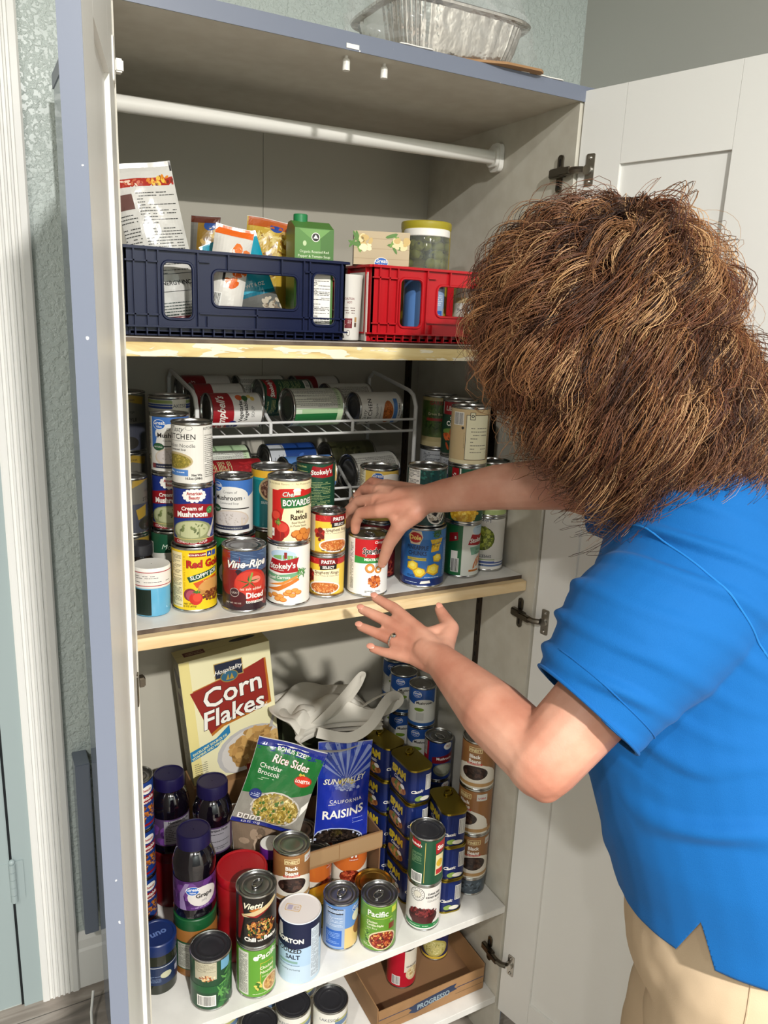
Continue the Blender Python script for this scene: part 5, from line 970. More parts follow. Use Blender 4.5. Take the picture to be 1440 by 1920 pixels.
def ricesides(A):
    w,h=A.w,A.h; A.bg('#1c6a30'); A.rect(-w/2,h-22,w/2,h,'#16247c'); A.oval(0,h-24,w*.62,12,'#1c6a30'); A.oval(-20,h-20,w*.5,9,'#16247c') if False else None; A.text('BONUS SIZE!*',4,h-19,11.5,WH,bold=.02,slope=-.04)
    A.text('Rice Sides',6,h-44,23,WH,bold=.015,shear=.2,outline='#8c1a1e',ow=.025,slope=-.05,sx=.9); A.text('Cheddar',-58,h-57,14,WH,'l',slope=-.06); A.text('Broccoli',-58,h-70,14,WH,'l',slope=-.06); A.para(-54,h-86,6,h-74,'#c0d8b8',4,.4)
    A.oval(44,h-66,21,12,'#a8281e'); A.oval(44,h-66,19,10.5,'#d13a22'); A.text('LORETTA',44,h-69.5,9,WH,bold=.04,sx=.9); A.blobs(40,h-54,10,2,8,3,['#d8b84a'],asp=.3)
    A.poly([(-w/2,0),(-w/2,64),(-20,76),(30,78),(w/2,92),(w/2,0)],'#8e8a80'); A.oval(6,44,56,37,'#c8c2b8'); A.oval(6,44,52,34,'#8a7434'); A.blobs(6,44,49,31,260,5,['#c8b060','#a68c3c','#dcc880','#8f7a30','#b8a04e'],asp=.26,hold=30); A.blobs(6,44,46,28,24,3.4,['#4a6a2a'],asp=.8); A.oval(-48,68,13,11,'#1a2a70'); A.para(-57,62,-39,73,'#c8d0e8',3.4)
    for k in range(4): A.rect(-66+k*13,10,-56+k*13,21,WH); A.rect(-64+k*13,12,-58+k*13,19,'#6a665e')
    A.rect(-w/2,0,w/2,9,'#1a2676') ; A.text('6.25 OZ (177g)',-34,2,6.4,WH); A.poly([(60,60),(74,74),(74,60),(62,40)],WH)
pouch('rice_pouch','green and blue cheddar broccoli rice pouch leaning before the cereal box','pouch',.152,.182,.03,ricesides,MT(.2800,.212,.452,-14,-10,20),FILM,seed=2)
def raisins(A):
    w,h=A.w,A.h; A.bg('#1c2f9a'); A.rect(-w/2,h-80,w/2,h,'#1f3aa4')
    for k in range(-4,5):
        a=k*.3; b=a+.13; A.poly([(2,h-80),(2+90*math.sin(a),h-80+90*math.cos(a)),(2+90*math.sin(b),h-80+90*math.cos(b))],'#8a98cc')
    A.rect(-w/2,h-106,w/2,h-80,'#1c2f9a'); A.oval(4,h-84,20,9,'#c8b040'); A.blobs(6,h-94,30,8,60,3.2,['#a8b2d8','#6f7ec0'],asp=.8); A.text('SUN VALLEY',0,h-86,17,WH,bold=.018,shear=.3,outline='#10141c',ow=.03,slope=.14); A.text('CALIFORNIA',4,h-130,11,WH,sp=1.25,slope=.1,bold=.01); A.text('seedless',-28,h-138,5,WH,slope=.2); A.text('RAISINS',0,h-164,27,WH,bold=.022,slope=.2,sx=1.02)
    A.para(22,h-182,48,h-164,'#a8b4e8',5,.3); A.oval(-8,10,58,30,'#b8c0d8'); A.oval(-8,6,57,32,'#1a1412'); A.blobs(-8,14,44,18,110,4,['#2c221c','#120d0a','#3c3028'],asp=.7); A.rect(-w/2,0,w/2,4,'#1a1412')
pouch('raisin_bag','blue raisins bag with sun rays standing in the taped tray','bag',.122,.232,.036,raisins,MT(.4575,.2165,.356,-14,-8,3),FILM,seed=4)
def chips(A): A.bg('#7c6a58'); A.blobs(0,A.h/2,A.w*.5,A.h*.45,60,13,['#a08a74','#8f7862','#b59f88','#6a5a4a'],asp=.7,ell=False)
pouch('chip_bag','clear bag of beige chips under the rice pouch','bag',.115,.235,.04,chips,MT(.2855,.252,Z3+.002,-8,-2,-2),FILM,seed=11)
def clearb(A): A.bg('#8e8a84'); A.blobs(0,A.h/2,A.w*.5,A.h*.45,40,12,['#a5a19a','#7c7770','#b8b2aa'],asp=.3,ell=False)
pouch('clear_bag','crumpled clear plastic bag between the raisins bag and the tins','bag',.05,.17,.02,clearb,MT(.519,.276,.356,-20,-4,-2),FILM,seed=12)
# ---------------- cloth bag ----------------
CLOTH=mat('unbleached_cotton','#c9c4b8',.85); mp=coords(CLOTH); n=N(CLOTH,'ShaderNodeTexNoise',Scale=900,Detail=1); L_(CLOTH,mp,'Vector',n,'Vector'); bump(CLOTH,n,'Fac',.2,.0006)
t=thing('tote_bag','folded off-white cotton bag with looping handles on top of the food pile','bag',(.466,.352,.592))
bm=bmesh.new(); nx,ny=44,30; g=[]
for layer in range(3):
    g=[]
    for j in range(ny+1):
        row=[]
        for i in range(nx+1):
            u=i/nx; v=j/ny; x=-.092+.20*u-.018*layer*math.sin(3*v); y=-.085+.15*v+.02*math.sin(4*u); e=min(u,1-u,v,1-v)*6; e=min(1,e)
            z=.004+.011*layer+.016*math.sin(u*7+layer*1.3+v*2)*e+.012*math.sin(v*9-u*4+layer)*e+.014*math.exp(-((u-.25)**2+(v-.4)**2)*12)+.004*math.sin(u*13-v*15+layer*2)*e
            if v<.12: z-=.022*(1-v/.12)
            row.append(bm.verts.new((x,y,z+.014)))
        g.append(row)
    for j in range(ny):
        for i in range(nx): bm.faces.new((g[j][i],g[j][i+1],g[j+1][i+1],g[j+1][i]))
o=bm_obj('bag_body',bm,CLOTH,t,True); md=o.modifiers.new('s','SOLIDIFY'); md.thickness=.0022
def ribbon(pts,wd,ref,nm='handle'):
    # smooth the polyline, then a flat strap
    P=[Vector(p) for p in pts]
    for _ in range(3):
        Q=[P[0]]
        for a,b in zip(P,P[1:]): Q+=[a.lerp(b,.25),a.lerp(b,.75)]
        Q.append(P[-1]); P=Q
    bm=bmesh.new(); tube(bm,[p-Vector((.45,.36,.585)) for p in P],wd/2,10,False,0,.10,ref); return bm_obj(nm,bm,CLOTH,t,True)
ribbon([(.40,.30,.600),(.425,.29,.625),(.470,.29,.665),(.515,.30,.702),(.523,.31,.700),(.510,.31,.668),(.470,.30,.636),(.430,.30,.612),(.40,.31,.60)],.026,(.1,1,.25))
ribbon([(.40,.27,.605),(.44,.250,.594),(.475,.240,.590),(.52,.24,.612),(.56,.27,.635),(.60,.30,.640),(.632,.31,.618),(.60,.30,.605),(.55,.30,.600),(.50,.31,.60)],.024,(.35,.9,-.5))
ribbon([(.37,.28,.615),(.355,.27,.60),(.365,.26,.582),(.40,.25,.570),(.45,.245,.562),(.49,.25,.566)],.020,(.1,.3,1))
ribbon([(.50,.30,.615),(.56,.31,.635),(.62,.33,.632),(.655,.345,.612),(.63,.34,.60),(.58,.32,.60)],.02,(.1,.5,1))
# ---------------- bottom compartment ----------------
t=thing('soup_tray','open brown cardboard tray with blue banner print on the wardrobe floor','tray',(.6085,.165,0.001)); a,b,hh=.1365,.132,.058
for nm,q,m_ in (('tray_floor',(-a,a,-b,b,0,.002),KRAFT_D),('tray_front',(-a,a,-b-.002,-b,0,hh),KRAFT),('tray_back',(-a,a,b,b+.002,0,hh+.02),KRAFT_D),('tray_side',(-a-.002,-a,-b,b,0,hh+.006),KRAFT),('tray_side',(a,a+.002,-b,b,0,hh+.008),KRAFT)):
    bm=bmesh.new(); box(bm,*q); bm_obj(nm,bm,m_,t)
A=Art(272,56,2); A.rect(-136,33,-44,35,'#2b3550'); A.rect(62,33,136,35,'#2b3550'); A.rect(-136,17,-60,18.4,'#6a5236'); A.rect(60,17,136,18.4,'#6a5236'); A.poly([(-62,20),(-54,26),(-62,32),(-44,38),(44,46),(62,46),(56,38),(64,30),(44,28),(-44,14)],'#27344f'); A.text('PROGRESSO',2,22,18,'#8fa0a8',bold=.03,slope=.06,sx=.85); A.build('banner_print',lambda u,v,w:(u/1000,-b-.0021-w/1000,v/1000),P_CARD,t,su=None,eps=.01)
stack(.588,.138,.0035,[('progr','soup_can','red chicken soup can standing inside the cardboard tray near its left',-30,(.0345,.105),NT)])
stack(.7,.172,.0035,[('chickn','soup_can','dark blue chicken noodle soup can at the right inside the cardboard tray',-34,'s',NT)])
for i,(x,y) in enumerate(((.2212,.073),(.2978,.0846),(.3714,.0606),(.339,.151),(.262,.161),(.165,.15))):
    can('lakew','vegetable_can',['white can with black lid, leftmost in the bottom compartment','white can with black lid and brand lettering, second from left at the bottom','white can with blue and yellow bands and black lid, beside the cardboard tray','black-lidded can in the second row of the bottom compartment, right','black-lidded can in the second row of the bottom compartment, middle','black-lidded can in the second row of the bottom compartment, left'][i],'can',x,y,.0005,[-20,-34,-6,-20,-20,-20][i],.037,.113,False,'dark')
# ---------------- on top of the wardrobe ----------------
TOPZ=H+.0228
t=thing('cardboard_sheet','torn flat cardboard under the foil pan on the wardrobe top','cardboard',(.53,.055,TOPZ)); bm=bmesh.new(); prism(bm,[(-.10,-.03),(-.02,-.045),(.06,-.075),(.125,-.078),(.135,-.07),(.13,.10),(-.10,.10)],0,.0035); bm_obj('sheet',bm,KRAFT,t)
FOIL=mat('aluminium_foil','#c9c5bf',.18,1); mp=coords(FOIL); n=N(FOIL,'ShaderNodeTexNoise',Scale=60,Detail=2); L_(FOIL,mp,'Vector',n,'Vector'); bump(FOIL,n,'Fac',.5,.004)
t=thing('foil_pan','crimped aluminium foil roasting pan on top of the wardrobe','pan',(.525,.085,TOPZ+.0037),math.radians(0)); bm=bmesh.new(); nseg=220
def pring(w,d,z,amp):
    P=[]
    for i in range(nseg):
        a=2*PI*i/nseg; c,s=math.cos(a),math.sin(a); e=.42; x=w/2*.93*math.copysign(abs(c)**e,c); y=d/2*math.copysign(abs(s)**e,s); k=1+amp*(math.sin(i*1.3)+.6*math.sin(i*2.9)); P.append(bm.verts.new((x*k,y*k,z+amp*.1*math.sin(i*3))))
    return P
R=[pring(.215,.13,.0,0),pring(.225,.14,.003,.002),pring(.245,.160,.03,.010),pring(.262,.176,.060,.006),pring(.285,.198,.062,0),pring(.288,.201,.065,0),pring(.284,.197,.067,0),pring(.262,.176,.062,0),pring(.225,.138,.005,.004)]
for a,b in zip(R,R[1:]):
    for i in range(nseg): bm.faces.new((a[i],a[(i+1)%nseg],b[(i+1)%nseg],b[i]))
bm.faces.new(R[0][::-1]); bm.faces.new(R[-1]); bm_obj('pan_body',bm,FOIL,t,True)
for nm,lb,x,y,c,sz in (('food_packet','red and white packet inside the foil pan',.475,.06,'#b01c24',(.03,.012,.105)),('food_packet','teal packet with a pointed corner inside the foil pan',.575,.07,'#2c6a68',(.028,.01,.11))):
    o=thing(nm,lb,'packet',(x,y,TOPZ+.0093)); bm=bmesh.new(); 
    if 'teal' in lb: prism(bm,[(-.03,0),(.03,0),(.004,.092)],-.004,.004,0,Matrix.Rotation(PI/2,4,'X')); bm_obj('packet_film',bm,mat('teal_film',c,.35),o)
    else:
        box(bm,-.03,.03,-.006,.006,0,.09); bm_obj('packet_film',bm,mat('red_film',c,.35),o); bm=bmesh.new(); box(bm,-.008,.01,-.0066,-.006,.0,.09); bm_obj('white_stripe',bm,WHITE_P,o)
PL=bpy.data.materials.new('thin_clear_plastic'); PL.use_nodes=True; nt=PL.node_tree; b=nt.nodes['Principled BSDF']; b.inputs['Roughness'].default_value=.12; b.inputs['Base Color'].default_value=(.9,.92,.93,1); b.inputs['Alpha'].default_value=.13; b.inputs['Specular IOR Level'].default_value=.8
t=thing('plastic_bag','thin clear plastic bag loosely wrapped over the foil pan','bag',(.515,.085,TOPZ+.004)); bm=bmesh.new(); bmesh.ops.create_icosphere(bm,subdivisions=5,radius=1)
for v in bm.verts:
    c=v.co; k=1+.05*math.sin(9*c.x+5*c.z)+.04*math.sin(14*c.y-8*c.x)+.03*math.sin(23*c.z+11*c.x); v.co=Vector((c.x*.165*k+.01,c.y*.115*k,max(-.0,(c.z+.55)*.085*k)))
bm_obj('bag_film',bm,PL,t,True)
for x0,x1,y in ((.405,.462,-.02),(.66,.715,-.025),(.628,.645,-.022)):
    bm=bmesh.new(); P=[(x0,-.0056),(x0+.01,-.0075),((x0+x1)/2,-.0062),(x1-.004,-.0082),(x1,-.0056),(x1-.003,.012),((x0+x1)/2,.018),(x0,.014)]; prism(bm,P,H+.0226,H+.0240); bm_obj('torn_paper',bm,mat('torn_white_paper','#e6e3dc',.8),wd)
bm=bmesh.new(); box(bm,.318,.338,-.0062,-.0052,H+.001,H+.007); bm_obj('torn_paper',bm,WHITE_P,wd)
# ---------------- the person ----------------
V3=Vector
def capsule(bm,a,b,ra,rb,n=18,flat=None):
    a,b=V3(a),V3(b); d=(b-a); L=d.length; t=d.normalized() if L>1e-6 else V3((0,0,1)); x=V3((0,0,1)) if abs(t.z)<.9 else V3((1,0,0))
    if flat: x=V3(flat[0])
    x=(x-t*x.dot(t)).normalized(); y=t.cross(x); k=flat[1] if flat else 1
    rings=[]; m_=5
    for i in range(1,m_+1): th=PI/2*i/m_; rings.append((a-t*ra*math.cos(th),ra*math.sin(th)))
    for i in range(m_): th=PI/2*i/m_; rings.append((b+t*rb*math.sin(th),rb*math.cos(th)))
    R=[[bm.verts.new(c+(x*math.cos(2*PI*j/n)*k+y*math.sin(2*PI*j/n))*r) for j in range(n)] for c,r in rings]
    s=bm.verts.new(a-t*ra); e=bm.verts.new(b+t*rb)
    for j in range(n): bm.faces.new((s,R[0][(j+1)%n],R[0][j])); bm.faces.new((e,R[-1][j],R[-1][(j+1)%n]))
    for p_,q in zip(R,R[1:]):
        for j in range(n): bm.faces.new((p_[j],p_[(j+1)%n],q[(j+1)%n],q[j]))
def chain(bm,P,R,**k):
    for i in range(len(P)-1): capsule(bm,P[i],P[i+1],R[i],R[i+1],**k)
def ellipsoid(bm,c,ax,r,n=24):
    g=bmesh.ops.create_uvsphere(bm,u_segments=n,v_segments=n*2//3,radius=1); M=Matrix([[ax[j][i]*r[j] for j in range(3)] for i in range(3)])
    for v in g['verts']: v.co=V3(c)+M@v.co
def remesh(bm,voxel,smooth,it,name):
    bmesh.ops.recalc_face_normals(bm,faces=list(bm.faces))
    me=bpy.data.meshes.new(name); bm.to_mesh(me); bm.free(); o=bpy.data.objects.new(name,me); COL.objects.link(o)
    m1=o.modifiers.new('r','REMESH'); m1.mode='VOXEL'; m1.voxel_size=voxel; m2=o.modifiers.new('s','SMOOTH'); m2.factor=smooth; m2.iterations=it
    dg=bpy.context.evaluated_depsgraph_get(); dg.update(); r=bpy.data.meshes.new_from_object(o.evaluated_get(dg)); bpy.data.objects.remove(o); bpy.data.meshes.remove(me)
    for f in r.polygons: f.use_smooth=True
    return r
SKIN=mat('skin','#c98a6e',.5,sub=.12); mp=coords(SKIN); n1=N(SKIN,'ShaderNodeTexNoise',Scale=14,Detail=5); L_(SKIN,mp,'Vector',n1,'Vector'); r=ramp(SKIN,n1,'Fac',[(.35,'#b0755f'),(.5,'#bd866f'),(.68,'#cb9982')]); L_(SKIN,r,'Color',bsdf(SKIN),'Base Color')
n2=N(SKIN,'ShaderNodeTexNoise',Scale=420,Detail=3); L_(SKIN,mp,'Vector',n2,'Vector'); bump(SKIN,n2,'Fac',.22,.0008)
person=thing('person','woman in a bright blue polo shirt and beige trousers reaching into the wardrobe','person',(.70,-.55,FZ))
def child(o): o.parent=person; o.matrix_parent_inverse=Matrix.Translation((-.70,.55,-FZ)); return o
LSH=(.552,-.552,1.215); LEL=(.361,-.512,1.0); LFM=(.352,-.425,1.018); LWR=(.3561,-.2942,1.0317)
RSH=(.694,-.349,1.25); REL=(.619,-.227,1.256); RFM=(.546,-.135,1.234); RWR=(.4712,-.0445,1.2)
HR={'i': [[0.4067, 0.0005, 1.173], [0.3906, 0.0409, 1.1607], [0.3890, 0.0560, 1.1400], [0.3905, 0.0590, 1.1250]], 'm': [[0.4147, 0.0288, 1.1846], [0.402, 0.0736, 1.1734], [0.3945, 0.104, 1.1464], [0.3975, 0.1085, 1.1222]], 'r': [[0.4309, 0.0486, 1.1944], [0.4231, 0.0958, 1.1887], [0.4155, 0.121, 1.1617], [0.4175, 0.1225, 1.1364]], 'p': [[0.4501, 0.061, 1.2002], [0.4425, 0.1006, 1.2013], [0.4385, 0.1189, 1.188], [0.4360, 0.1220, 1.1665]], 't': [[0.4494, -0.0451, 1.1768], [0.4328, -0.0256, 1.1519], [0.4276, 0.001, 1.1119], [0.4272, 0.0196, 1.073]]}
HL={'i': [[0.3599, -0.1954, 1.0558], [0.3518, -0.1596, 1.0628], [0.344, -0.1426, 1.0665], [0.3374, -0.1264, 1.0696]], 'm': [[0.3467, -0.2038, 1.0424], [0.3315, -0.1642, 1.0492], [0.3216, -0.1461, 1.0526], [0.3134, -0.1293, 1.0547]], 'r': [[0.3374, -0.2199, 1.0301], [0.3207, -0.181, 1.0316], [0.3109, -0.1632, 1.0339], [0.3028, -0.1468, 1.0349]], 'p': [[0.3363, -0.2405, 1.0172], [0.3198, -0.2144, 1.0157], [0.3115, -0.1984, 1.0146], [0.3037, -0.1859, 1.015]], 't': [[0.3793, -0.2636, 1.0392], [0.4026, -0.2427, 1.0538], [0.4059, -0.219, 1.0611], [0.4058, -0.2047, 1.0696]]}
def hand(bm,wr,Hd,s=1.0):
    wr=V3(wr);
    if Hd is HL:
        for k in 'imrp': Hd[k][0]=list(V3(Hd[k][0]).lerp(wr,.22))
    order='imrp'; rad={'i':(.0125,.0102,.0092,.0082),'m':(.0125,.0104,.0094,.0082),'r':(.012,.0098,.0088,.0078),'p':(.0112,.0088,.0078,.0070)}
    for k in order:
        P=[V3(q) for q in Hd[k]]; chain(bm,P,[q*s for q in rad[k]],n=14)
        side=(V3(Hd['i'][0])-V3(Hd['p'][0])).normalized(); off={'i':.010,'m':.003,'r':-.004,'p':-.011}[k]
        capsule(bm,wr+side*off,P[0],.0165*s,.0130*s,14)
    for a,b in zip(order,order[1:]):
        A=(V3(Hd[a][0])+V3(Hd[b][0]))/2; capsule(bm,wr,wr.lerp(A,.93),.018*s,.0120*s,14)
    T=[V3(q) for q in Hd['t']]; chain(bm,T,[.017*s,.0142*s,.0112*s,.0088*s],n=14); capsule(bm,wr,T[0],.020*s,.017*s,14); capsule(bm,T[1],wr.lerp(V3(Hd['i'][0]),.75),.013*s,.012*s,14); capsule(bm,T[0],wr.lerp(V3(Hd['i'][0]),.6),.014*s,.0135*s,14)
bm=bmesh.new()
chain(bm,[LSH,LEL],[.056,.044]); chain(bm,[LEL,LFM,LWR],[.042,.0415,.0240]); hand(bm,LWR,HL,.90)
capsule(bm,LEL,V3(LEL)+V3((-.004,-.012,-.022)),.036,.022)
for W0,F0,H0 in ((LWR,LFM,HL),(RWR,RFM,HR)):
    mid=(V3(H0['m'][0])+V3(H0['r'][0]))/2; capsule(bm,V3(F0).lerp(V3(W0),.7),V3(W0),.029,.0240); capsule(bm,V3(W0),V3(W0).lerp(mid,.55),.0240,.0185)
chain(bm,[RSH,REL],[.056,.044]); chain(bm,[REL,RFM,RWR],[.043,.037,.0245]); hand(bm,RWR,HR,1.04)
HF=V3((-.66,.66,-.38)).normalized(); HU=(V3((-.10,.12,1))-HF*V3((-.10,.12,1)).dot(HF)).normalized(); HLf=HU.cross(HF)
HC=V3((.530,-.350,1.480)); AX=(HF,HLf,HU)
ellipsoid(bm,HC,AX,(.094,.076,.105)); ellipsoid(bm,HC+HF*.035-HU*.045,AX,(.060,.056,.070)); ellipsoid(bm,HC+HF*.072-HU*.098,AX,(.022,.026,.020))
chain(bm,[HC+HF*.088+HU*.005,HC+HF*.104-HU*.030],[.009,.0115],n=12); ellipsoid(bm,HC+HF*.086-HU*.060,AX,(.012,.024,.006)); ellipsoid(bm,HC+HF*.085-HU*.070,AX,(.012,.020,.006)); ellipsoid(bm,HC+HF*.082+HU*.022,AX,(.012,.05,.010))
for s in (-1,1): ellipsoid(bm,HC+HLf*.076*s-HU*.015,AX,(.017,.006,.028)); ellipsoid(bm,HC+HF*.062+HLf*.036*s-HU*.030,AX,(.024,.022,.022))
chain(bm,[(.61,-.44,1.30),(.585,-.405,1.40)],[.062,.053])
# trunk and legs under the clothes
TR=[((.735,-.56,.68),.135,.165),((.70,-.545,.80),.13,.155),((.668,-.515,.92),.13,.15),((.64,-.48,1.05),.125,.155),((.632,-.465,1.18),.115,.165),((.628,-.46,1.27),.085,.15)]
TF=V3((-.55,.835,0)).normalized(); TL=V3((-.835,-.55,0)).normalized()
for c,a,b in TR: ellipsoid(bm,c,(TF,TL,V3((0,0,1))),(a*.92,b*.92,.10))
LEGS=[[(.655,-.615,.70),(.64,-.60,.34),(.665,-.625,-.05)],[(.79,-.50,.70),(.765,-.455,.34),(.78,-.48,-.05)]]
for P in LEGS: chain(bm,P,[.085,.055,.038])
me=remesh(bm,.0024,.55,8,'body'); me.materials.append(SKIN); child(mesh_obj('body',me))
EYE=mat('eye_white','#e9e4de',.15); IRIS=mat('iris','#3a4a3a',.15)
for s in (-1,1):
    bm=bmesh.new(); bmesh.ops.create_uvsphere(bm,u_segments=16,v_segments=12,radius=.0125); 
    for f in bm.faces:
        if f.calc_center_median().normalized().dot(HF)>.88: f.material_index=1
    o=bm_obj('eye',bm,[EYE,IRIS],None,True); o.location=HC+HF*.073+HLf*.031*s-HU*.002; child(o)
NAIL=mat('fingernail','#c98c77',.25,coat=.3)
def nail(tip,prev,out,name='fingernail',w=.0052):
    tip,prev,out=V3(tip),V3(prev),V3(out); t=(tip-prev).normalized(); out=(out-t*out.dot(t)).normalized(); s=t.cross(out); bm=bmesh.new(); ellipsoid(bm,tip+t*.0015+out*.0058,(t,s,out),(.0068,w,.0022),14); child(bm_obj(name,bm,NAIL,None,True))
CAMV=V3((-.5,-.85,.25))
nail(HR['t'][3],HR['t'][2],(-.55,-.8,.1),w=.0068)
for k in 'imrp': nail(HL[k][3],HL[k][2],(-.35,-.45,.8))
nail(HL['t'][3],HL['t'][2],(-.2,-.6,.7))
RING=mat('ring_silver','#c9c6c0',.15,1)
def ringm(a,b,r,name,lbl,stone):
    a,b=V3(a),V3(b); c=a.lerp(b,.58); t=(b-a).normalized(); x=V3((0,0,1)); x=(x-t*x.dot(t)).normalized(); y=t.cross(x); bm=bmesh.new(); tube(bm,[c+(x*math.cos(q)+y*math.sin(q))*r for q in [2*PI*i/28 for i in range(28)]],.0014,8,True)
    if stone: bmesh.ops.create_icosphere(bm,subdivisions=1,radius=.0042,matrix=Matrix.Translation(c+(x*.75+V3((-.5,-.8,0))*.5).normalized()*(r+.002)))
    o=child(bm_obj(name,bm,RING,None,True)); o['label']=lbl
ringm(HL['r'][0],HL['r'][1],.0112,'ring','silver ring with a stone on the left hand',True); ringm(HR['r'][1],HR['r'][2],.0105,'ring','silver ring on the right hand',True)
# clothes
from mathutils import noise
def fold(me,fn):
    me.update(); nrm=[v.normal.copy() for v in me.vertices]
    for v,n in zip(me.vertices,nrm): v.co+=n*fn(v.co)
def cut_open(me,cuts):
    bm=bmesh.new(); bm.from_mesh(me)
    for c,nrm,rad in cuts:
        c=V3(c); nrm=V3(nrm).normalized()
        def inside(p): q=p-c; h=q.dot(nrm); return (q-nrm*h).length<rad and -.02<h<(.5 if rad>.3 else .14)
        fs=[f for f in bm.faces if inside(f.calc_center_median())]; g=list({v for f in fs for v in f.verts})+list({e for f in fs for e in f.edges})+fs
        bmesh.ops.bisect_plane(bm,geom=g,plane_co=c,plane_no=nrm,dist=1e-5)
        dead=[f for f in bm.faces if inside(f.calc_center_median()) and (f.calc_center_median()-c).dot(nrm)>1e-5]; ds=set(dead)
        if rad<.3 and ds:
            tip=max(ds,key=lambda f:(f.calc_center_median()-c).dot(nrm) if ((f.calc_center_median()-c)-nrm*((f.calc_center_median()-c).dot(nrm))).length<.045 else -1); seen={tip}; st=[tip]
            while st:
                f=st.pop()
                for e in f.edges:
                    for q in e.link_faces:
                        if q in ds and q not in seen: seen.add(q); st.append(q)
            dead=list(seen)
        bmesh.ops.delete(bm,geom=dead,context='FACES')
    bmesh.ops.delete(bm,geom=[v for v in bm.verts if not v.link_faces],context='VERTS'); bm.to_mesh(me); bm.free()
SHIRT=mat('blue_polo_knit','#0b5a9c',.8,spec=.25); SHIRT.node_tree.nodes['Principled BSDF'].inputs['Sheen Weight'].default_value=.03
mp=coords(SHIRT); n=N(SHIRT,'ShaderNodeTexVoronoi',Scale=900); L_(SHIRT,mp,'Vector',n,'Vector'); bump(SHIRT,n,'Distance',.25,.0006)
bm=bmesh.new()
def body_ring_loft(bm,rings,n=40):
    R=[]
    for c,a,b,tilt in rings:
        c=V3(c); Ft=(TF*math.cos(tilt)-V3((0,0,1))*math.sin(tilt)); R.append([bm.verts.new(c+Ft*a*math.copysign(abs(math.cos(2*PI*i/n))**.9,math.cos(2*PI*i/n))+TL*b*math.copysign(abs(math.sin(2*PI*i/n))**.9,math.sin(2*PI*i/n))) for i in range(n)])
    for a,b in zip(R,R[1:]):
        for i in range(n): bm.faces.new((a[i],a[(i+1)%n],b[(i+1)%n],b[i]))
    bm.faces.new(R[0][::-1]); bm.faces.new(R[-1])
body_ring_loft(bm,[((.745,-.57,.64),.185,.215,0),((.725,-.565,.74),.182,.212,0),((.690,-.542,.86),.185,.20,0),((.660,-.508,.96),.178,.185,0),((.648,-.485,1.06),.15,.178,.1),((.640,-.472,1.16),.14,.185,.15),((.636,-.465,1.25),.118,.185,.2),((.63,-.46,1.305),.085,.15,.25),((.615,-.445,1.345),.062,.075,.3)])
cuffL=V3((.404,-.533,1.062)); dirL=(cuffL-V3(LSH)).normalized()
chain(bm,[V3(LSH)+V3((.03,.015,.0)),V3(LSH).lerp(cuffL,.45)+V3((-.012,.016,-.002)),cuffL+V3((-.002,.004,.004)),cuffL+dirL*.03],[.094,.096,.072,.070],n=28)
cuffR=V3((.650,-.275,1.255)); dirR=(cuffR-V3(RSH)).normalized()
chain(bm,[V3(RSH)+V3((.01,-.03,0)),V3(RSH).lerp(cuffR,.6),cuffR+dirR*.05],[.085,.078,.066],n=24)
me=remesh(bm,.0036,.6,16,'shirt')
def shirt_fold(p):
    w=noise.noise(p*6)*.9; q=noise.noise(p*2.2+V3((7,1,3)))
    # sleeve creases fan out from the inner elbow side, waist creases run diagonally
    ds=(p-V3((.42,-.50,1.17))).length; sl=max(0,1-ds/.24)
    a=math.sin((p.z*120+p.x*52+p.y*14)+w*3.6+q*4)
    b=math.sin((p.z*52+p.x*44+p.y*30)+w*4.2)
    lo=max(0,min(1,(1.04-p.z)/.16))
    return .0080*sl**.7*(max(0,a)**1.4-.3)*(.45+max(0,noise.noise(p*9+V3((3,9,1))))*2.2)+.0085*lo*(max(0,b)**2*1.5-.3)*(.25+max(0,noise.noise(p*5+V3((1,4,8))))*2.4)+.010*q
fold(me,shirt_fold)
cut_open(me,[(cuffL,dirL,.092),(cuffR+dirR*.01,dirR,.10),((.735,-.56,.765),(0.0,0,-1),.6),((.615,-.445,1.335),(-.2,.25,1),.13)])
# side slit in the hem
bm=bmesh.new(); bm.from_mesh(me); SLIT=V3((.479,-.655,.765)); cand=[v for v in bm.verts if v.co.z<.80]
best=min(cand,key=lambda v:((v.co-SLIT).xy).length); bx=best.co.copy(); tan=V3((0,0,1)).cross(V3((bx.x-.735,bx.y+.56,0)).normalized()); ap=V3((bx.x,bx.y,.820))
loc=lambda f:(f.calc_center_median()-bx).xy.length<.06 and f.calc_center_median().z<.83
for sg in (-1,1):
    pn=(tan*sg+V3((0,0,.42))).normalized(); fs=[f for f in bm.faces if loc(f)]; g=list({v for f in fs for v in f.verts})+list({e for f in fs for e in f.edges})+fs; bmesh.ops.bisect_plane(bm,geom=g,plane_co=ap,plane_no=pn,dist=1e-5)
pl=[(tan*sg+V3((0,0,.42))).normalized() for sg in (-1,1)]
dead=[f for f in bm.faces if loc(f) and all((f.calc_center_median()-ap).dot(q)<0 for q in pl)]
bmesh.ops.delete(bm,geom=dead,context='FACES'); bm.to_mesh(me); bm.free()
me.materials.append(SHIRT); 
for f in me.polygons: f.use_smooth=True
sh=child(mesh_obj('shirt',me)); md=sh.modifiers.new('t','SOLIDIFY'); md.thickness=.003; md.offset=-1
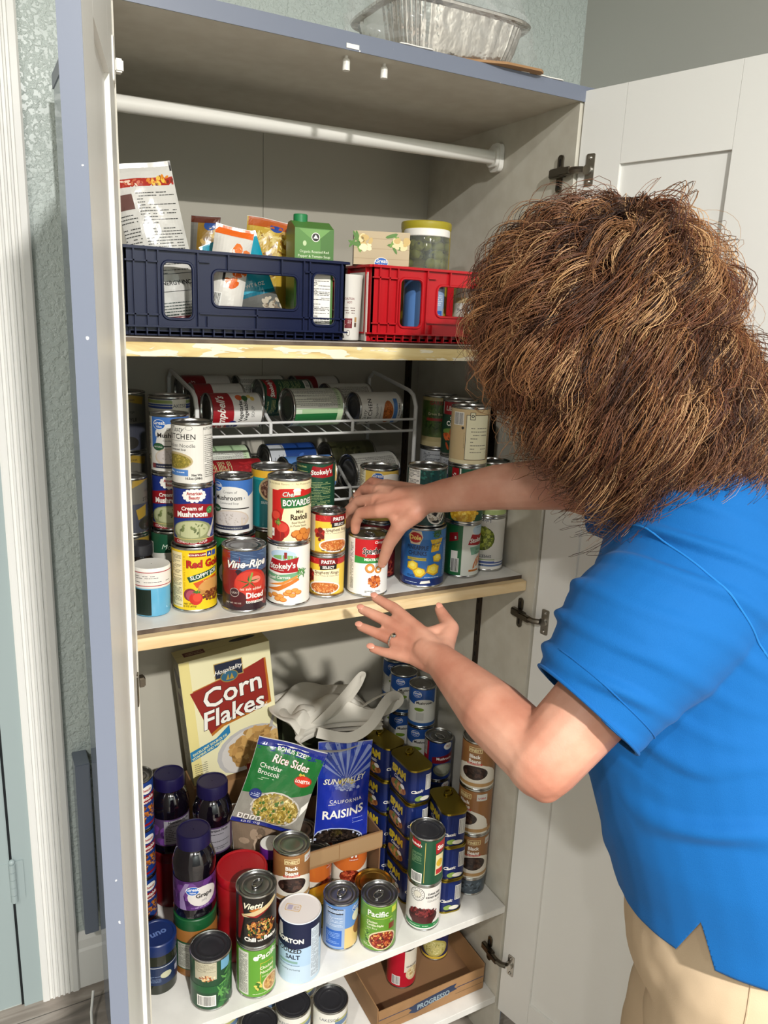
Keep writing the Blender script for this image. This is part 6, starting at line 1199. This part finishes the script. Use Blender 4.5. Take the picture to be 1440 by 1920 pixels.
# sleeve hem band and shoulder seam
def loop_on(me_obj,c,nrm,r,rr,name,M_):
    # trace the cut rim as a thin welt
    c=V3(c); nrm=V3(nrm).normalized(); x=V3((0,0,1)); x=(x-nrm*x.dot(nrm)).normalized(); y=nrm.cross(x)
    from mathutils.bvhtree import BVHTree
    bvh=BVHTree.FromPolygons([v.co for v in me_obj.data.vertices],[tuple(p.vertices) for p in me_obj.data.polygons]); P=[]
    for i in range(64):
        a=2*PI*i/64; d=x*math.cos(a)+y*math.sin(a); h=bvh.ray_cast(c+d*min(.25,r*1.4),-d,.25)
        if h[0] is not None: P.append(h[0]+d*.0002)
    if len(P)>20:
        bm=bmesh.new(); tube(bm,P,rr,8,True); return child(bm_obj(name,bm,M_,None,True))
loop_on(sh,cuffL-dirL*.002,dirL,.06,.0022,'cuff_hem',SHIRT); loop_on(sh,cuffL-dirL*.028,dirL,.06,.0010,'cuff_stitch',SHIRT)
SHD=mat('blue_seam','#126fb4',.8); loop_on(sh,V3(LSH)+dirL*.035+V3((.01,.01,0)),(dirL+V3((0,0,.15))),.085,.0013,'shoulder_seam',SHD)
# trousers
TAN=mat('beige_twill','#c2ab8e',.8,spec=.2); mp=coords(TAN); n=N(TAN,'ShaderNodeTexNoise',Scale=700,Detail=2); L_(TAN,mp,'Vector',n,'Vector'); bump(TAN,n,'Fac',.25,.0006)
bm=bmesh.new(); body_ring_loft(bm,[((.715,-.55,.90),.135,.160,0),((.725,-.558,.80),.155,.185,0),((.735,-.56,.70),.17,.20,0),((.735,-.56,.62),.16,.19,0)])
for P,rs in zip(LEGS,((.118,.088,.072),(.118,.088,.072))): chain(bm,[V3(P[0])+V3((-.0,0,-.02)),P[1],V3(P[2])+V3((0,0,-.04))],rs,n=28)
me=remesh(bm,.005,.6,10,'trousers'); fold(me,lambda p:.004*noise.noise(V3((p.x*7,p.y*7,p.z*16)))+.0025*noise.noise(p*22)); 
cut_open(me,[((LEGS[0][2][0],LEGS[0][2][1],-.10),(0,0,-1),.2),((LEGS[1][2][0],LEGS[1][2][1],-.10),(0,0,-1),.2)])
me.materials.append(TAN); tr=child(mesh_obj('trousers',me))
for f in me.polygons: f.use_smooth=True
from mathutils.bvhtree import BVHTree
bvh=BVHTree.FromPolygons([v.co for v in tr.data.vertices],[tuple(p.vertices) for p in tr.data.polygons]); P=[]
for i in range(50):
    z=.80-.016*i; c=V3(LEGS[0][0]).lerp(V3(LEGS[0][1]),min(1,max(0,(.70-z)/.36))); d=V3((-.80,-.60,0)).normalized(); h=bvh.ray_cast(V3((c.x,c.y,z))+d*.4,-d,.5)
    if h[0] is not None and z>.1: P.append(h[0]+d*.0004)
if len(P)>5: bm=bmesh.new(); tube(bm,P,.0016,6); child(bm_obj('side_seam',bm,TAN,None,True))
SHOE=mat('shoe_black','#26262a',.5)
for P in LEGS:
    bm=bmesh.new(); a=V3(P[2]); f=V3((-.6,.8,0)).normalized(); chain(bm,[V3((a.x,a.y,FZ+.05))-f*.05,V3((a.x,a.y,FZ+.045))+f*.06,V3((a.x,a.y,FZ+.036))+f*.15],[.044,.042,.034],n=20)
    for v in bm.verts: v.co.z=max(v.co.z,FZ+.002)
    child(bm_obj('shoe',bm,SHOE,None,True))
# ---------------- hair: curled locks as thin tubes ----------------
HAIR=attr_mat('curly_hair',.42,spec=.5); bsdf(HAIR).inputs['Specular IOR Level'].default_value=.45
rng=np.random.default_rng(7)
Hc=np.array([.536,-.354,1.492])
F2=np.array([HF.x,HF.y]); F2/=np.linalg.norm(F2); phi_face=math.atan2(F2[1],F2[0])
def adiff(a,b): return (a-b+PI)%(2*PI)-PI
def drift(z):
    q=max(0,Hc[2]-z); return np.array([.34*q,-.27*q])
def shell(phi,z):
    zz=z-Hc[2]; d=adiff(phi,phi_face)
    if zz>0: r=.147*math.sqrt(max(0,1-(zz/.163)**2))
    else: r=.147+.016*math.sin(min(1,-zz/.2)*PI)-max(0,-zz-.12)*.22
    return r*(1+.06*math.cos(d)*(1 if zz>-.08 else .0))
def lock(phi,ths,zend,depth,wander):
    n=60; P=[]; arc=max(0,PI/2-ths)*.147; fall=Hc[2]-zend; tot=arc+fall
    for i in range(n):
        k=i/(n-1)*tot; ph=phi+wander*math.sin(k*9)
        if k<arc:
            th=ths+k/.147; r=.147*math.sin(th)*depth*(1+.06*math.cos(adiff(ph,phi_face))); z=Hc[2]+.163*math.cos(th)*depth; dx=np.zeros(2)
        else:
            z=Hc[2]-(k-arc); r=shell(ph,z)*depth; dx=drift(z)
        P.append([Hc[0]+r*math.cos(ph)+dx[0],Hc[1]+r*math.sin(ph)+dx[1],z])
    P=np.array(P); dive=np.exp(-np.linspace(0,tot,n)/.012)[:,None]; c0=Hc+np.array([0,0,-.02]); P=P*(1-.3*dive)+c0*(.3*dive)
    return P
VV=[];FF=[];CC=[]; base=0
cols=[lin('#3b2319'),lin('#63402c'),lin('#80553a'),lin('#9e7049'),lin('#caa072'),lin('#5f382a'),lin('#774a31')]
def add_strands(G,cnt,spread,colbase,rad,curlA,curlL,ph0):
    global base
    n=len(G); seg=np.r_[0,np.cumsum(np.linalg.norm(np.diff(G,axis=0),axis=1))]; T=np.gradient(G,axis=0); T/=np.linalg.norm(T,axis=1)[:,None]+1e-9
    ref=np.array([.3,.5,.2]); X=np.cross(T,ref); X/=np.linalg.norm(X,axis=1)[:,None]+1e-9; Y=np.cross(T,X)
    for s_ in range(cnt):
        o=rng.normal(0,spread,2); amp=curlA*rng.uniform(.7,1.35)*np.clip(seg/.07,0,1)*(1+seg*1.6); ph=ph0+rng.normal(0,.45); L=curlL*rng.uniform(.93,1.07)
        w=2*PI*seg/L+ph; fr=np.clip(seg/.05,0,1)*(1+seg*3.0); P=G+X*((amp*np.cos(w)+o[0]*fr)[:,None])+Y*((amp*np.sin(w)*.8+o[1]*fr)[:,None]); P+=rng.normal(0,.00025,P.shape)
        cut=rng.integers(int(n*.82),n+1); P=P[:cut]; m_=len(P); t=np.gradient(P,axis=0); t/=np.linalg.norm(t,axis=1)[:,None]+1e-9; a=np.cross(t,ref); a/=np.linalg.norm(a,axis=1)[:,None]+1e-9; b=np.cross(t,a); rr=rad*rng.uniform(.7,1.3)*np.linspace(1,.45,m_)[:,None]
        ring=np.stack([P+rr*(a*math.cos(q)+b*math.sin(q)) for q in (0,2*PI/3,4*PI/3)],1).reshape(-1,3); VV.append(ring)
        i=np.arange(m_-1)[:,None]*3; j=np.arange(3)[None,:]; f=np.stack([i+j,i+(j+1)%3,i+3+(j+1)%3,i+3+j],-1).reshape(-1,4)+base; FF.append(f); c=np.array(colbase)*rng.uniform(.7,1.3); c=np.clip(c,0,1); CC.append(np.repeat([[*c,1]],m_*3,0)); base+=m_*3
def ending(phi):
    d=abs(adiff(phi,phi_face)); side=math.cos(adiff(phi,math.atan2(-.75,-.65)))   # towards the near shoulder
    z=1.315-.055*max(0,side)+.03*max(0,-side)
    if d<.4: z=1.46
    elif d<.6: z=1.41
    elif d<1.0: z=1.30
    return z+rng.uniform(-.075,.05)
for li in range(980):
    phi=rng.uniform(-PI,PI); ths=math.acos(rng.uniform(.02,1)); depth=rng.choice([1.0,.95,.88,.78],p=[.42,.28,.18,.12])*rng.uniform(.95,1.05)
    g=lock(phi,ths,ending(phi),depth,rng.normal(0,.10)); k=rng.choice(7,p=[.18,.18,.19,.16,.11,.08,.10])
    g+=np.outer(np.linspace(0,1,len(g))**1.5,rng.normal(0,.012,3))
    add_strands(g,int(rng.integers(9,15)),.0022,cols[k],.00048,rng.uniform(.009,.022),rng.uniform(.075,.15),rng.uniform(0,6.28))
for li in range(110):
    phi=rng.uniform(-PI,PI); g=lock(phi,math.acos(rng.uniform(.1,1)),ending(phi)+.04,rng.uniform(1.05,1.16),rng.normal(0,.2)); add_strands(g,2,.003,cols[int(rng.choice([2,3,4]))],.00034,rng.uniform(.010,.022),rng.uniform(.07,.13),rng.uniform(0,6.28))
VV=np.concatenate(VV);FF=np.concatenate(FF);CC=np.concatenate(CC).astype(np.float32)
me=bpy.data.meshes.new('hair'); me.vertices.add(len(VV)); me.vertices.foreach_set('co',VV.ravel().astype(np.float32)); me.loops.add(FF.size); me.loops.foreach_set('vertex_index',FF.ravel().astype(np.int32)); me.polygons.add(len(FF)); me.polygons.foreach_set('loop_start',np.arange(0,FF.size,4,dtype=np.int32)); me.update(calc_edges=True)
ca=me.color_attributes.new('Col','FLOAT_COLOR','POINT'); ca.data.foreach_set('color',CC.ravel()); me.polygons.foreach_set('use_smooth',np.ones(len(FF),dtype=bool)); me.materials.append(HAIR); child(mesh_obj('hair',me))
UH=mat('under_hair','#3a2414',.8); bm=bmesh.new(); bmesh.ops.create_icosphere(bm,subdivisions=5,radius=1)
for v in bm.verts:
    c=v.co.copy(); phi=math.atan2(c.y,c.x); z=Hc[2]+(c.z*.155 if c.z>0 else c.z*.20); r=shell(phi,min(max(z,1.30),Hc[2]+.0))*.74; dx_=drift(z); h=math.sqrt(max(0,1-c.z*c.z)); d=(phi-phi_face+PI)%(2*PI)-PI
    if abs(d)<.9 and c.z<.35: r*=.40
    v.co=V3((Hc[0]+r*h*math.cos(phi)+dx_[0],Hc[1]+r*h*math.sin(phi)+dx_[1],z))+V3((1,1,1))*.004*math.sin(phi*17+z*60)
child(bm_obj('under_hair',bm,UH,None,True))
